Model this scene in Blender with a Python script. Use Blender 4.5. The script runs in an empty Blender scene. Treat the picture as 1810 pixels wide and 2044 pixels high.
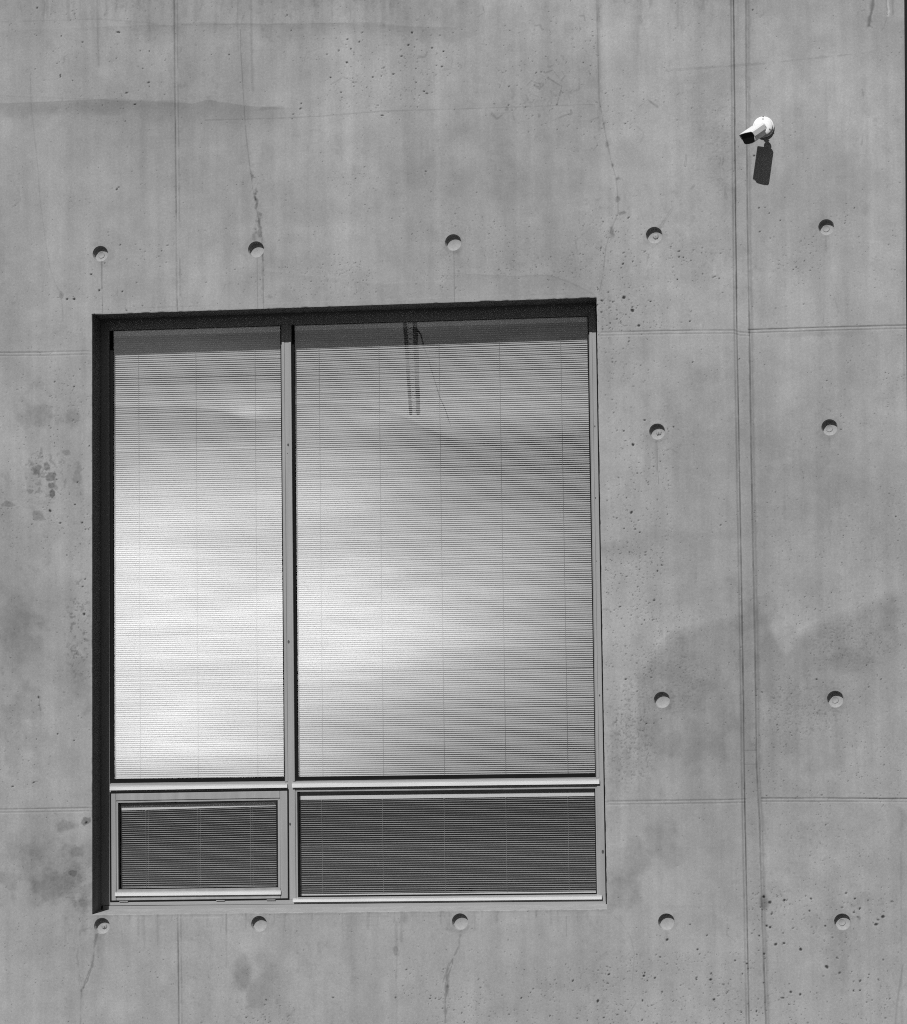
import bpy, bmesh, math
import numpy as np
from mathutils import Matrix, Vector

sc = bpy.context.scene
col = sc.collection
rng = np.random.default_rng(11)
R_ = math.radians

# ------------------------------------------------------------------ camera
# Survey units: photograph drawn 1810 wide; wall plane is y = 0, y grows into the wall.
FPX, CU, CV = 7000.0, 905.0, 1022.0
ZG = 1.18                                   # height of the window opening's bottom above the ground
CAM = np.array([5.10792451, -20.1392910, 0.420917846 + ZG])
RV = np.array([-0.0915576954, 0.145677536, -0.0176819934])


def rodrigues(r):
    a = np.linalg.norm(r); k = r / a
    K = np.array([[0, -k[2], k[1]], [k[2], 0, -k[0]], [-k[1], k[0], 0]])
    return np.eye(3) + math.sin(a) * K + (1 - math.cos(a)) * K @ K


AX = rodrigues(RV) @ np.array([[1, 0, 0], [0, 0, -1], [0, 1, 0.]])   # rows: right, down, forward


def ray(u, v):
    q = np.array([(u - CU) / FPX, (v - CV) / FPX, 1.0])
    return AX.T @ q


def bp(u, v, y=0.0):
    """survey point -> world point on the plane at depth y"""
    d = ray(u, v)
    return CAM + d * ((y - CAM[1]) / d[1])


def bpa(u, v, y=0.0):
    u = np.asarray(u, float); v = np.asarray(v, float)
    q = np.stack([(u - CU) / FPX, (v - CV) / FPX, np.ones_like(u)], -1)
    d = q @ AX
    t = (y - CAM[1]) / d[..., 1]
    return CAM[0] + d[..., 0] * t, CAM[2] + d[..., 2] * t


cam_d = bpy.data.cameras.new('camera')
cam = bpy.data.objects.new('camera', cam_d); col.objects.link(cam)
M = Matrix.Identity(4)
for i in range(3):
    M[i][0] = AX[0][i]; M[i][1] = -AX[1][i]; M[i][2] = -AX[2][i]; M[i][3] = CAM[i]
cam.matrix_world = M
cam_d.sensor_fit = 'HORIZONTAL'; cam_d.sensor_width = 36.0
cam_d.lens = FPX / 1810.0 * 36.0
cam_d.clip_start = 0.1; cam_d.clip_end = 5000
sc.camera = cam

# ------------------------------------------------------------------ helpers


def nd(nt, typ, **kw):
    n = nt.nodes.new(typ)
    for k, v in kw.items():
        setattr(n, k, v)
    return n


def setin(nt, sock, val):
    if hasattr(val, 'is_linked') or isinstance(val, bpy.types.NodeSocket):
        nt.links.new(val, sock)
    else:
        sock.default_value = val


def mth(nt, op, a, b=None, c=None, clamp=False):
    n = nd(nt, 'ShaderNodeMath', operation=op, use_clamp=clamp)
    setin(nt, n.inputs[0], a)
    if b is not None: setin(nt, n.inputs[1], b)
    if c is not None: setin(nt, n.inputs[2], c)
    return n.outputs[0]


def maprange(nt, x, a, b, c, d, smooth=False):
    n = nd(nt, 'ShaderNodeMapRange', clamp=True)
    if smooth: n.interpolation_type = 'SMOOTHSTEP'
    setin(nt, n.inputs[0], x)
    for i, q in enumerate((a, b, c, d)):
        n.inputs[i + 1].default_value = q
    return n.outputs[0]


def noise(nt, vec, scale, detail=3, rough=0.55, stretch=None, dist=0.0):
    if stretch:
        mp = nd(nt, 'ShaderNodeMapping'); mp.inputs['Scale'].default_value = stretch
        nt.links.new(vec, mp.inputs[0]); vec = mp.outputs[0]
    n = nd(nt, 'ShaderNodeTexNoise')
    nt.links.new(vec, n.inputs['Vector'])
    n.inputs['Scale'].default_value = scale; n.inputs['Detail'].default_value = detail
    n.inputs['Roughness'].default_value = rough; n.inputs['Distortion'].default_value = dist
    return n.outputs['Fac']


def new_mat(name):
    m = bpy.data.materials.new(name); m.use_nodes = True
    nt = m.node_tree; nt.nodes.clear()
    out = nd(nt, 'ShaderNodeOutputMaterial')
    p = nd(nt, 'ShaderNodeBsdfPrincipled')
    nt.links.new(p.outputs[0], out.inputs[0])
    return m, nt, p, out


def grey(nt, p, val):
    """feed a scalar into the base colour"""
    c = nd(nt, 'ShaderNodeCombineColor')
    for i in range(3): setin(nt, c.inputs[i], val)
    nt.links.new(c.outputs[0], p.inputs['Base Color'])


def plain(name, val, rough=0.5, metal=0.0, var=0.12, scale=14, stretch=None, spec=0.5, fine=0.0):
    m, nt, p, out = new_mat(name)
    tc = nd(nt, 'ShaderNodeTexCoord').outputs['Object']
    n = noise(nt, tc, scale, 5, 0.6, stretch)
    v = mth(nt, 'MULTIPLY', maprange(nt, n, 0.25, 0.75, 1 - var, 1 + var), val)
    grey(nt, p, v)
    p.inputs['Roughness'].default_value = rough; p.inputs['Metallic'].default_value = metal
    p.inputs['Specular IOR Level'].default_value = spec
    if fine:
        b = nd(nt, 'ShaderNodeBump'); b.inputs['Strength'].default_value = fine; b.inputs['Distance'].default_value = 0.001
        nt.links.new(noise(nt, tc, 220, 3, 0.6, stretch), b.inputs['Height'])
        nt.links.new(b.outputs[0], p.inputs['Normal'])
    return m


def concrete(name, attr=True, base=0.288):
    m, nt, p, out = new_mat(name)
    tc = nd(nt, 'ShaderNodeTexCoord').outputs['Object']
    big = noise(nt, tc, 0.9, 4, 0.5)
    mid = noise(nt, tc, 5.5, 6, 0.62, None, 0.3)
    stre = noise(nt, tc, 9.0, 4, 0.6, (1.6, 1.0, 0.10))
    hor = noise(nt, tc, 3.0, 4, 0.55, (0.35, 1.0, 1.5))
    fine = noise(nt, tc, 75.0, 5, 0.75)
    v = maprange(nt, big, 0.25, 0.75, 0.90, 1.08)
    v = mth(nt, 'MULTIPLY', v, maprange(nt, mid, 0.25, 0.75, 0.89, 1.09))
    v = mth(nt, 'MULTIPLY', v, maprange(nt, stre, 0.25, 0.75, 0.91, 1.08))
    v = mth(nt, 'MULTIPLY', v, maprange(nt, hor, 0.25, 0.75, 0.965, 1.035))
    v = mth(nt, 'MULTIPLY', v, maprange(nt, fine, 0.2, 0.8, 0.80, 1.18))
    v = mth(nt, 'MULTIPLY', v, base)
    if attr:
        a = nd(nt, 'ShaderNodeAttribute', attribute_name='tone').outputs['Fac']
        g = nd(nt, 'ShaderNodeAttribute', attribute_name='pit').outputs['Fac']
        v = mth(nt, 'MULTIPLY', v, a)
        v = mth(nt, 'MULTIPLY', v, mth(nt, 'SUBTRACT', 1.0, mth(nt, 'MULTIPLY', g, 0.86)))
    grey(nt, p, v)
    p.inputs['Roughness'].default_value = 0.85
    p.inputs['Specular IOR Level'].default_value = 0.25
    b = nd(nt, 'ShaderNodeBump'); b.inputs['Strength'].default_value = 0.35; b.inputs['Distance'].default_value = 0.0012
    nt.links.new(noise(nt, tc, 130, 4, 0.7), b.inputs['Height'])
    nt.links.new(b.outputs[0], p.inputs['Normal'])
    return m


M_wall = concrete('weathered_concrete', True)
M_conc = concrete('plain_concrete', False)
M_reveal = plain('shade_darkened_reveal', 0.125, 0.8, 0, 0.25, 6, (4, 4, 0.4), 0.2)  # jambs and soffit: recess shade darkened into the colour
M_sill = concrete('sill_concrete', False, 0.37)
M_plug = concrete('plug_mortar', False, 0.305)
M_wood = plain('grey_stained_wood', 0.255, 0.6, 0, 0.16, 5, (4, 4, 0.25), 0.3, 0.2)
M_woodh = plain('grey_stained_wood_rail', 0.255, 0.6, 0, 0.16, 5, (0.25, 4, 4), 0.3, 0.2)
M_gasket = plain('black_rubber', 0.012, 0.95, 0, 0.1, 14, None, 0.0)
M_alu = plain('mill_aluminium', 0.66, 0.38, 0.55, 0.10, 3, (1, 6, 6))
M_slat = plain('white_slat_enamel', 0.385, 0.45, 0, 0.02, 8, None, 0.25)
M_head = plain('pale_enamel_rail', 0.57, 0.4, 0, 0.03, 6)
M_cord = plain('pale_cord', 0.24, 0.8)
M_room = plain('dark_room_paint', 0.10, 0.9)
M_cam = plain('white_camera_enamel', 0.76, 0.5, 0, 0.02, 20, None, 0.15)
M_black = plain('black_acrylic', 0.006, 0.12, 0, 0.05, 20)
M_screw = plain('dark_screw_steel', 0.10, 0.4, 0.5)
M_crane = plain('dark_painted_steel', 0.02, 0.6)
M_asph = plain('asphalt', 0.05, 0.9, 0, 0.3, 3)

# glass: coated solar pane, two real faces
m = bpy.data.materials.new('coated_glass'); m.use_nodes = True
nt = m.node_tree; nt.nodes.clear()
o_ = nd(nt, 'ShaderNodeOutputMaterial'); mx = nd(nt, 'ShaderNodeMixShader'); tr = nd(nt, 'ShaderNodeBsdfTransparent'); gl = nd(nt, 'ShaderNodeBsdfGlossy')
tr.inputs[0].default_value = (0.97, 0.97, 0.97, 1); gl.inputs['Roughness'].default_value = 0.0
gl.inputs[0].default_value = (1, 1, 1, 1)
mx.inputs[0].default_value = 0.065
nt.links.new(tr.outputs[0], mx.inputs[1]); nt.links.new(gl.outputs[0], mx.inputs[2]); nt.links.new(mx.outputs[0], o_.inputs[0])
M_glass = m


def tag(o, label=None, cat=None, group=None, kind=None):
    if label: o['label'] = label
    if cat: o['category'] = cat
    if group: o['group'] = group
    if kind: o['kind'] = kind
    return o


def empty(name, loc=(0, 0, 0), parent=None):
    o = bpy.data.objects.new(name, None); col.objects.link(o)
    o.empty_display_size = 0.1
    if parent is not None: o.parent = parent
    o.location = Vector(loc) - (world_loc(parent) if parent is not None else Vector((0, 0, 0)))
    return o


def world_loc(o):
    l = Vector((0, 0, 0))
    while o is not None:
        l += o.location; o = o.parent
    return l


def obj(name, bm, mat, parent=None, smooth=False, origin=None, mat2=None):
    """link a bmesh written in world coordinates as one mesh object"""
    bmesh.ops.recalc_face_normals(bm, faces=bm.faces)
    o_w = world_loc(parent) if origin is None else Vector(origin)
    bmesh.ops.translate(bm, verts=bm.verts, vec=-o_w)
    me = bpy.data.meshes.new(name); bm.to_mesh(me); bm.free()
    if smooth:
        for p in me.polygons: p.use_smooth = True
    me.materials.append(mat)
    if mat2: me.materials.append(mat2)
    o = bpy.data.objects.new(name, me); col.objects.link(o)
    if parent is not None:
        o.parent = parent; o.location = o_w - world_loc(parent)
    else:
        o.location = o_w
    return o


def prism(bm, front, back, bev=0.0):
    """closed solid between two rings of world points"""
    n = len(front)
    a = [bm.verts.new(p) for p in front]; b = [bm.verts.new(p) for p in back]
    fs = [bm.faces.new(a), bm.faces.new(b[::-1])]
    for i in range(n):
        fs.append(bm.faces.new((a[i], b[i], b[(i + 1) % n], a[(i + 1) % n])))
    if bev:
        es = list({e for f in fs for e in f.edges})
        bmesh.ops.bevel(bm, geom=es, offset=bev, segments=1, affect='EDGES')


def qprism(bm, quad, y0, y1, bev=0.0015):
    f = [Vector(bp(u, v, y0)) for u, v in quad]
    b = [Vector((p.x, y1, p.z)) for p in f]
    prism(bm, f, b, bev)


def bar(bm, x0, x1, y0, y1, z0, z1, bev=0.0):
    f = [(x0, y0, z0), (x1, y0, z0), (x1, y0, z1), (x0, y0, z1)]
    prism(bm, [Vector(p) for p in f], [Vector((p[0], y1, p[2])) for p in f], bev)


def tube(bm, pts, r, n=6):
    pts = [Vector(p) for p in pts]
    rings = []
    for i, p in enumerate(pts):
        d = (pts[min(i + 1, len(pts) - 1)] - pts[max(i - 1, 0)]).normalized()
        s = d.cross(Vector((0, 1, 0)) if abs(d.y) < 0.9 else Vector((0, 0, 1))).normalized(); t = d.cross(s)
        rings.append([bm.verts.new(p + s * math.cos(2 * math.pi * k / n) * r + t * math.sin(2 * math.pi * k / n) * r) for k in range(n)])
    for a, b in zip(rings, rings[1:]):
        for k in range(n): bm.faces.new((a[k], a[(k + 1) % n], b[(k + 1) % n], b[k]))
    bm.faces.new(rings[0]); bm.faces.new(rings[-1][::-1])


def lathe(bm, c, axis, prof, n=48, caps=True):
    """rings (radius, height) about an axis through c"""
    c = Vector(c); axis = Vector(axis).normalized()
    s = axis.cross(Vector((0, 0, 1)) if abs(axis.z) < 0.9 else Vector((1, 0, 0))).normalized(); t = axis.cross(s)
    rings = []
    for r, h in prof:
        rings.append([bm.verts.new(c + axis * h + (s * math.cos(2 * math.pi * k / n) + t * math.sin(2 * math.pi * k / n)) * r) for k in range(n)])
    for a, b in zip(rings, rings[1:]):
        for k in range(n): bm.faces.new((a[k], a[(k + 1) % n], b[(k + 1) % n], b[k]))
    if caps:
        bm.faces.new(rings[0]); bm.faces.new(rings[-1][::-1])


# ------------------------------------------------------------------ light
SUN = Vector((0.222, 1.0, -0.79)).normalized()
sl = bpy.data.lights.new('sun', 'SUN'); sl.energy = 4.2; sl.angle = R_(0.5); sl.color = (1, 1, 1)
so = bpy.data.objects.new('sun', sl); col.objects.link(so)
so.rotation_euler = SUN.to_track_quat('-Z', 'Y').to_euler()
so.location = (-5, -20, 20)

w = bpy.data.worlds.new('World'); sc.world = w; w.use_nodes = True
nt = w.node_tree; nt.nodes.clear()
wo = nd(nt, 'ShaderNodeOutputWorld'); bg = nd(nt, 'ShaderNodeBackground')
nt.links.new(bg.outputs[0], wo.inputs[0]); bg.inputs[1].default_value = 0.05
sky = nd(nt, 'ShaderNodeTexSky'); sky.sky_type = 'NISHITA'; sky.sun_disc = False
sky.sun_elevation = math.asin(-SUN.z); sky.sun_rotation = math.atan2(-SUN.x, -SUN.y)
bw = nd(nt, 'ShaderNodeSeparateColor'); nt.links.new(sky.outputs[0], bw.inputs[0])     # red-filtered black and white
dirv = nd(nt, 'ShaderNodeTexCoord').outputs['Generated']
sep = nd(nt, 'ShaderNodeSeparateXYZ'); nt.links.new(dirv, sep.inputs[0])
front = mth(nt, 'MAXIMUM', mth(nt, 'MULTIPLY', sep.outputs[1], -1.0), 0.02)
az = mth(nt, 'DIVIDE', sep.outputs[0], front)          # slope across, slope up: cloud bank over the southern horizon
el = mth(nt, 'DIVIDE', sep.outputs[2], front)


def cloud(u, v, su, sv, amp):
    a0, e0 = (u - 1941) / 7000.0, (1660 - v) / 7000.0
    a = mth(nt, 'DIVIDE', mth(nt, 'SUBTRACT', az, a0), su / 7000.0)
    e = mth(nt, 'DIVIDE', mth(nt, 'SUBTRACT', el, e0), sv / 7000.0)
    q = mth(nt, 'ADD', mth(nt, 'MULTIPLY', a, a), mth(nt, 'MULTIPLY', e, e))
    return mth(nt, 'MULTIPLY', mth(nt, 'EXPONENT', mth(nt, 'MULTIPLY', q, -0.5)), amp)


def total(items):
    t = items[0]
    for i in items[1:]: t = mth(nt, 'ADD', t, i)
    return t


bright = total([cloud(250, 1270, 190, 270, 1.75), cloud(400, 1380, 200, 190, 0.75), cloud(250, 1080, 120, 110, 0.5), cloud(690, 1210, 190, 140, 1.15), cloud(640, 1260, 140, 200, 0.55), cloud(900, 1190, 170, 110, 0.5),
                cloud(650, 940, 160, 80, 0.55), cloud(420, 1020, 160, 120, 0.35), cloud(495, 785, 24, 9, 0.5), cloud(770, 808, 30, 8, 0.4), cloud(1060, 1150, 150, 100, 0.25), cloud(980, 792, 420, 36, 0.36), cloud(380, 765, 220, 22, 0.22), cloud(1000, 690, 500, 60, 0.03)])
dark = total([cloud(1100, 1510, 280, 60, 0.85), cloud(1200, 1100, 60, 320, 0.8)])
# a long cloud bank: sharp upper edge, thinning out below
fc = nd(nt, 'ShaderNodeFloatCurve'); cm = fc.mapping.curves[0]
EDGE = [(0.0, .37), (.025, .385), (.19, .41), (.36, .50), (.40, .40), (.5, .42), (.593, .48), (.668, .60), (.733, .68), (.818, .70), (.972, .65), (1.0, .64)]
cm.points[0].location = EDGE[0]; cm.points[1].location = EDGE[-1]
for q in EDGE[1:-1]: cm.points.new(*q)
fc.mapping.update()
setin(nt, fc.inputs[1], mth(nt, 'DIVIDE', mth(nt, 'SUBTRACT', az, (200 - 1941) / 7000.0), 1000 / 7000.0))
edge_e = mth(nt, 'SUBTRACT', (1660 - 650) / 7000.0, mth(nt, 'MULTIPLY', fc.outputs[0], 300 / 7000.0))
below = mth(nt, 'SUBTRACT', edge_e, el)
bank = mth(nt, 'MULTIPLY', maprange(nt, below, 0.0, 6 / 7000.0, 0, 1), mth(nt, 'EXPONENT', mth(nt, 'MULTIPLY', mth(nt, 'MAXIMUM', below, 0.0), -7000 / 62.0)))
bank = mth(nt, 'MULTIPLY', bank, total([cloud(1150, 900, 170, 3000, 0.75), cloud(330, 900, 150, 3000, 0.45), cloud(850, 900, 70, 3000, 0.3), cloud(700, 900, 900, 9000, 0.22)]), None, True)
dark = mth(nt, 'ADD', dark, mth(nt, 'MULTIPLY', bank, 0.95))
cv = nd(nt, 'ShaderNodeCombineXYZ'); nt.links.new(az, cv.inputs[0]); nt.links.new(el, cv.inputs[1])
n1 = noise(nt, cv.outputs[0], 24, 5, 0.6, (0.45, 2.6, 1), 0.3)
mott = maprange(nt, n1, 0.3, 0.7, 0.68, 1.3)
hi = nd(nt, 'ShaderNodeTexNoise'); nt.links.new(dirv, hi.inputs['Vector']); hi.inputs['Scale'].default_value = 3.0; hi.inputs['Detail'].default_value = 6
generic = mth(nt, 'MULTIPLY', maprange(nt, hi.outputs['Fac'], 0.52, 0.72, 0, 1, True), maprange(nt, sep.outputs[2], 0.25, 0.5, 0, 6))
clear = mth(nt, 'MULTIPLY', bw.outputs[0], 0.7)
clear = mth(nt, 'MULTIPLY', clear, mth(nt, 'SUBTRACT', 1.0, dark, None, True))
clear = mth(nt, 'MULTIPLY', clear, maprange(nt, n1, 0.3, 0.7, 0.6, 1.3))
bright = mth(nt, 'MULTIPLY', bright, mth(nt, 'SUBTRACT', 1.0, bank, None, True))
cl = mth(nt, 'MULTIPLY', mth(nt, 'MULTIPLY', bright, mott), 34.0)          # background strength is 0.05
allsky = mth(nt, 'ADD', mth(nt, 'ADD', clear, cl), generic)
cc = nd(nt, 'ShaderNodeCombineColor')
for i in range(3): nt.links.new(allsky, cc.inputs[i])
nt.links.new(cc.outputs[0], bg.inputs[0])

# ------------------------------------------------------------------ ground
bm = bmesh.new()
vs = [bm.verts.new(p) for p in ((-1500, -3000, 0), (1500, -3000, 0), (1500, 300, 0), (-1500, 300, 0))]
bm.faces.new(vs)
g = obj('ground', bm, M_asph); tag(g, kind='structure')

hill = bmesh.new()
hx = np.linspace(-1400, 1400, 121)
ridge = [hill.verts.new((x, -1500 - 40 * math.sin(x / 170), 22.5 + 1.6 * math.sin(x / 61.0) + 1.4 * math.sin(x / 23.0 + 1))) for x in hx]
foot = [hill.verts.new((x, -1250, -0.5)) for x in hx]; rear = [hill.verts.new((x, -1900, -0.5)) for x in hx]
for q in range(120):
    hill.faces.new((foot[q], foot[q + 1], ridge[q + 1], ridge[q])); hill.faces.new((ridge[q], ridge[q + 1], rear[q + 1], rear[q]))
M_hill = plain('wooded_hill', 0.03, 0.95, 0, 0.4, 0.08)
h_ = obj('hills', hill, M_hill, None, True); tag(h_, kind='structure')

# ------------------------------------------------------------------ the concrete wall
bld = empty('concrete_building', (2.0, 0, 0))
tag(bld, 'fair-faced grey concrete building front with formwork joints, tie holes and one large window', 'building')

corner = {'TL': bp(183.9, 628), 'TR': bp(1190.3, 593.9), 'BR': bp(1211.2, 1813.7), 'BL': bp(184.1, 1825.2)}
XL = (corner['TL'][0] + corner['BL'][0]) / 2; XR = (corner['TR'][0] + corner['BR'][0]) / 2
ZB = (corner['BL'][2] + corner['BR'][2]) / 2; ZT = (corner['TL'][2] + corner['TR'][2]) / 2
XE0, ZE0 = bp(1804.5, 0)[0], bp(1804.5, 0)[2]
XE1, ZE1 = bp(1809.0, 720)[0], bp(1809.0, 720)[2]


def xedge(z): return XE0 + (XE1 - XE0) * (np.clip(z, 0, 7) - ZE0) / (ZE1 - ZE0)


S = 0.004
X0, Z0, Z1 = -0.75, ZG - 0.80, ZG + 5.55


def seg(a, b): return np.linspace(a, b, max(2, int(round((b - a) / S)) + 1))


xs = np.concatenate([seg(X0, XL), seg(XL, XR)[1:], seg(XR, XE1)[1:]])
zs = np.concatenate([seg(Z0, ZB), seg(ZB, ZT)[1:], seg(ZT, Z1)[1:]])
iL, iR = np.searchsorted(xs, XL - 1e-6), np.searchsorted(xs, XR - 1e-6)
jB, jT = np.searchsorted(zs, ZB - 1e-6), np.searchsorted(zs, ZT - 1e-6)
nx, nz = len(xs), len(zs)
GX, GZ = np.meshgrid(xs, zs)                 # [nz, nx]
# small out-of-square of the opening, faded out over half a metre
tx = np.clip((GX - XL) / (XR - XL), 0, 1); tz = np.clip((GZ - ZB) / (ZT - ZB), 0, 1)


def fade(d): return np.clip(1 - np.abs(d) / 0.45, 0, 1)


ox = (corner['BL'][0] - XL) * (1 - tz) * fade(GX - XL) + (corner['TL'][0] - XL) * tz * fade(GX - XL) + (corner['BR'][0] - XR) * (1 - tz) * fade(GX - XR) + (corner['TR'][0] - XR) * tz * fade(GX - XR)
oz = ((corner['BL'][2] - ZB) * (1 - tx) + (corner['BR'][2] - ZB) * tx) * fade(GZ - ZB) + ((corner['TL'][2] - ZT) * (1 - tx) + (corner['TR'][2] - ZT) * tx) * fade(GZ - ZT)
GX = GX + ox; GZ = GZ + oz
k = np.clip((GX - 4.45) / (XE1 - 4.45), 0, 1)
GX = GX + k * (xedge(GZ) - XE1)

tone = np.ones((nz, nx)); pit = np.zeros((nz, nx)); dep = np.zeros((nz, nx))


def vnoise(x, z, freq, seed):
    r = np.random.default_rng(seed); T = r.random((256, 256))
    a = x * freq + 37.3; b = z * freq + 11.9
    ia = np.floor(a).astype(int); ib = np.floor(b).astype(int)
    fa = a - ia; fb = b - ib
    fa = fa * fa * (3 - 2 * fa); fb = fb * fb * (3 - 2 * fb)
    t = lambda i, j: T[i % 256, j % 256]
    return (t(ia, ib) * (1 - fa) + t(ia + 1, ib) * fa) * (1 - fb) + (t(ia, ib + 1) * (1 - fa) + t(ia + 1, ib + 1) * fa) * fb


def fbm(x, z, freq, seed, oct=4):
    s = 0; a = 0.5; tot = 0
    for o in range(oct):
        s = s + a * vnoise(x, z, freq * 2 ** o, seed + o); tot += a; a *= 0.55
    return s / tot


def box(u0, v0, u1, v1, pad=0.05):
    xa, za = bp(u0, v1)[0], bp(u0, v1)[2]; xb, zb = bp(u1, v0)[0], bp(u1, v0)[2]
    i0 = max(0, np.searchsorted(xs, min(xa, xb) - pad)); i1 = min(nx, np.searchsorted(xs, max(xa, xb) + pad))
    j0 = max(0, np.searchsorted(zs, min(za, zb) - pad)); j1 = min(nz, np.searchsorted(zs, max(za, zb) + pad))
    return slice(j0, j1), slice(i0, i1)


def polydist(pts, pad=0.15):
    P = [bp(u, v) for u, v in pts]
    u = [p[0] for p in pts]; v = [p[1] for p in pts]
    sl_ = box(min(u), min(v), max(u), max(v), pad)
    x, z = GX[sl_], GZ[sl_]
    D = np.full(x.shape, 9.0); T = np.zeros(x.shape); acc = 0
    for a, b in zip(P, P[1:]):
        ax, az_, bx, bz = a[0], a[2], b[0], b[2]
        L2 = (bx - ax) ** 2 + (bz - az_) ** 2 + 1e-12
        t = np.clip(((x - ax) * (bx - ax) + (z - az_) * (bz - az_)) / L2, 0, 1)
        d = np.hypot(x - ax - t * (bx - ax), z - az_ - t * (bz - az_))
        T = np.where(d < D, acc + t, T); D = np.minimum(D, d); acc += 1
    return sl_, x, z, D, T / max(1, acc)


def stroke(pts, w, amt, rag=0.5, seed=1, brk=0.0, deep=0.0, wob=0.0):
    """stain or crack along a line (amt > 0 darkens, < 0 lightens)"""
    sl_, x, z, D, T = polydist(pts, w * 3 + 0.05)
    if wob: D = np.abs(D + (fbm(x, z, 14, seed + 7, 3) - 0.5) * wob)
    n = fbm(x, z, 30, seed, 3)
    ww = w * (1 + rag * (n * 2 - 1) * 1.6)
    k_ = np.clip(1 - D / np.maximum(ww, 1e-4), 0, 1)
    k_ = k_ * k_ * (3 - 2 * k_)
    if brk: k_ = k_ * np.clip((fbm(x, z, 9, seed + 3, 2) - brk) * 6, 0, 1)
    tone[sl_] *= 1 - amt * k_
    if deep: dep[sl_] += deep * k_


def blob(u, v, ru, rv, amt, seed=1, soft=0.5, f=9):
    sl_ = box(u - ru * 1.6, v - rv * 1.6, u + ru * 1.6, v + rv * 1.6)
    x, z = GX[sl_], GZ[sl_]; c = bp(u, v); s = 1 / 333.0
    n = fbm(x, z, f, seed, 4)
    q = np.hypot((x - c[0]) / (ru * s), (z - c[2]) / (rv * s)) + (n - 0.5) * 2.3
    k_ = np.clip((1 - q) / soft, 0, 1); k_ = k_ * k_ * (3 - 2 * k_)
    tone[sl_] *= 1 - amt * k_ * (0.55 + 0.9 * (fbm(x, z, f * 4, seed + 9, 3)))


def under(pts, thick, amt, seed=1, edge=0.006, pw=1.0, streak=True, wav=0.016):
    """tide mark: sharp upper edge along pts, fading downwards"""
    u = [p[0] for p in pts]; v = [p[1] for p in pts]
    sl_ = box(min(u), min(v), max(u), max(v) + thick * 3, 0.02)
    x, z = GX[sl_], GZ[sl_]
    P = [bp(a, b) for a, b in pts]
    zt = np.interp(x, [p[0] for p in P], [p[2] for p in P]) + (fbm(x, z, 12 if wav < 0.03 else 6, seed, 4) - 0.5) * wav
    L = np.clip((x - P[0][0]) / 0.06 + 1, 0, 1) * np.clip((P[-1][0] - x) / 0.12, 0, 1)
    d = zt - z
    th = thick / 333.0 * (0.6 + 0.8 * fbm(x, z * 0.2, 6, seed + 2, 3) if streak else 1.0)
    k_ = np.clip(d / edge, 0, 1) * np.exp(-(np.maximum(d, 0) / th) ** pw) * L
    tone[sl_] *= 1 - amt * k_


# formwork waviness and slight panel tone differences
dep += (fbm(GX, GZ, 1.3, 5, 3) - 0.5) * 0.004 + (fbm(GX, GZ, 6, 15, 3) - 0.5) * 0.0012
tone *= 1 + (fbm(GX, GZ, 0.7, 21, 3) - 0.5) * 0.16
tone *= 1 + (np.clip(fbm(GX, GZ * 0.7, 2.2, 23, 5), .35, .7) - 0.52) * 0.42
tone *= 1 + (fbm(GX, GZ * 0.07, 5, 25, 4) - 0.5) * 0.17
tone *= 1 + (fbm(GX, GZ, 16, 27, 4) - 0.5) * 0.13
tone *= 1 + (fbm(GX, GZ * 0.05, 28, 26, 4) - 0.5) * 0.13 * np.clip(fbm(GX, GZ, 1.6, 28, 2) * 2.4 - .5, 0, 1)
tone *= 1 - np.clip((fbm(GX, GZ, 40, 29, 3) - 0.62) * 5, 0, 1) * 0.12 * np.clip(fbm(GX, GZ, 2.5, 30, 3) * 5 - 2.4, 0, 1)

# panel joints (survey points along each line)
J0 = [(347.5, -60), (348.5, 120), (351, 330), (353, 520), (354, 625), (355, 1826), (358, 2110)]
J1 = [(1463, -60), (1464.5, 60), (1467, 330), (1470.5, 655), (1475, 900), (1484, 1420), (1486, 1600), (1491, 1830), (1496, 2110)]
J2 = [(1488.5, -60), (1489.5, 200), (1492, 460), (1495.5, 660), (1499, 900), (1507, 1300), (1510, 1530), (1516, 1640), (1521, 1830), (1531, 2110)]


def groove(pts, w, deep, dirt, seed, brk=0.0):
    sl_, x, z, D, T = polydist(pts, 0.05)
    n = fbm(x, z, 22, seed, 3)
    k_ = np.clip(1 - D / (w * (0.7 + 0.6 * n)), 0, 1); k_ = np.sqrt(k_)
    a = dirt * (0.15 + 1.1 * fbm(x, z, 4, seed + 4, 3) + 0.6 * fbm(x, z, 25, seed + 6, 2)) * k_
    if brk: a = a * np.clip((fbm(x, z, 3, seed + 8, 2) - brk) * 8, 0.25, 1)
    dep[sl_] += deep * k_
    tone[sl_] *= 1 - np.clip(a, 0, 0.85)


def off(pts, du=0, dv=0): return [(u + du, v + dv) for u, v in pts]


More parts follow.
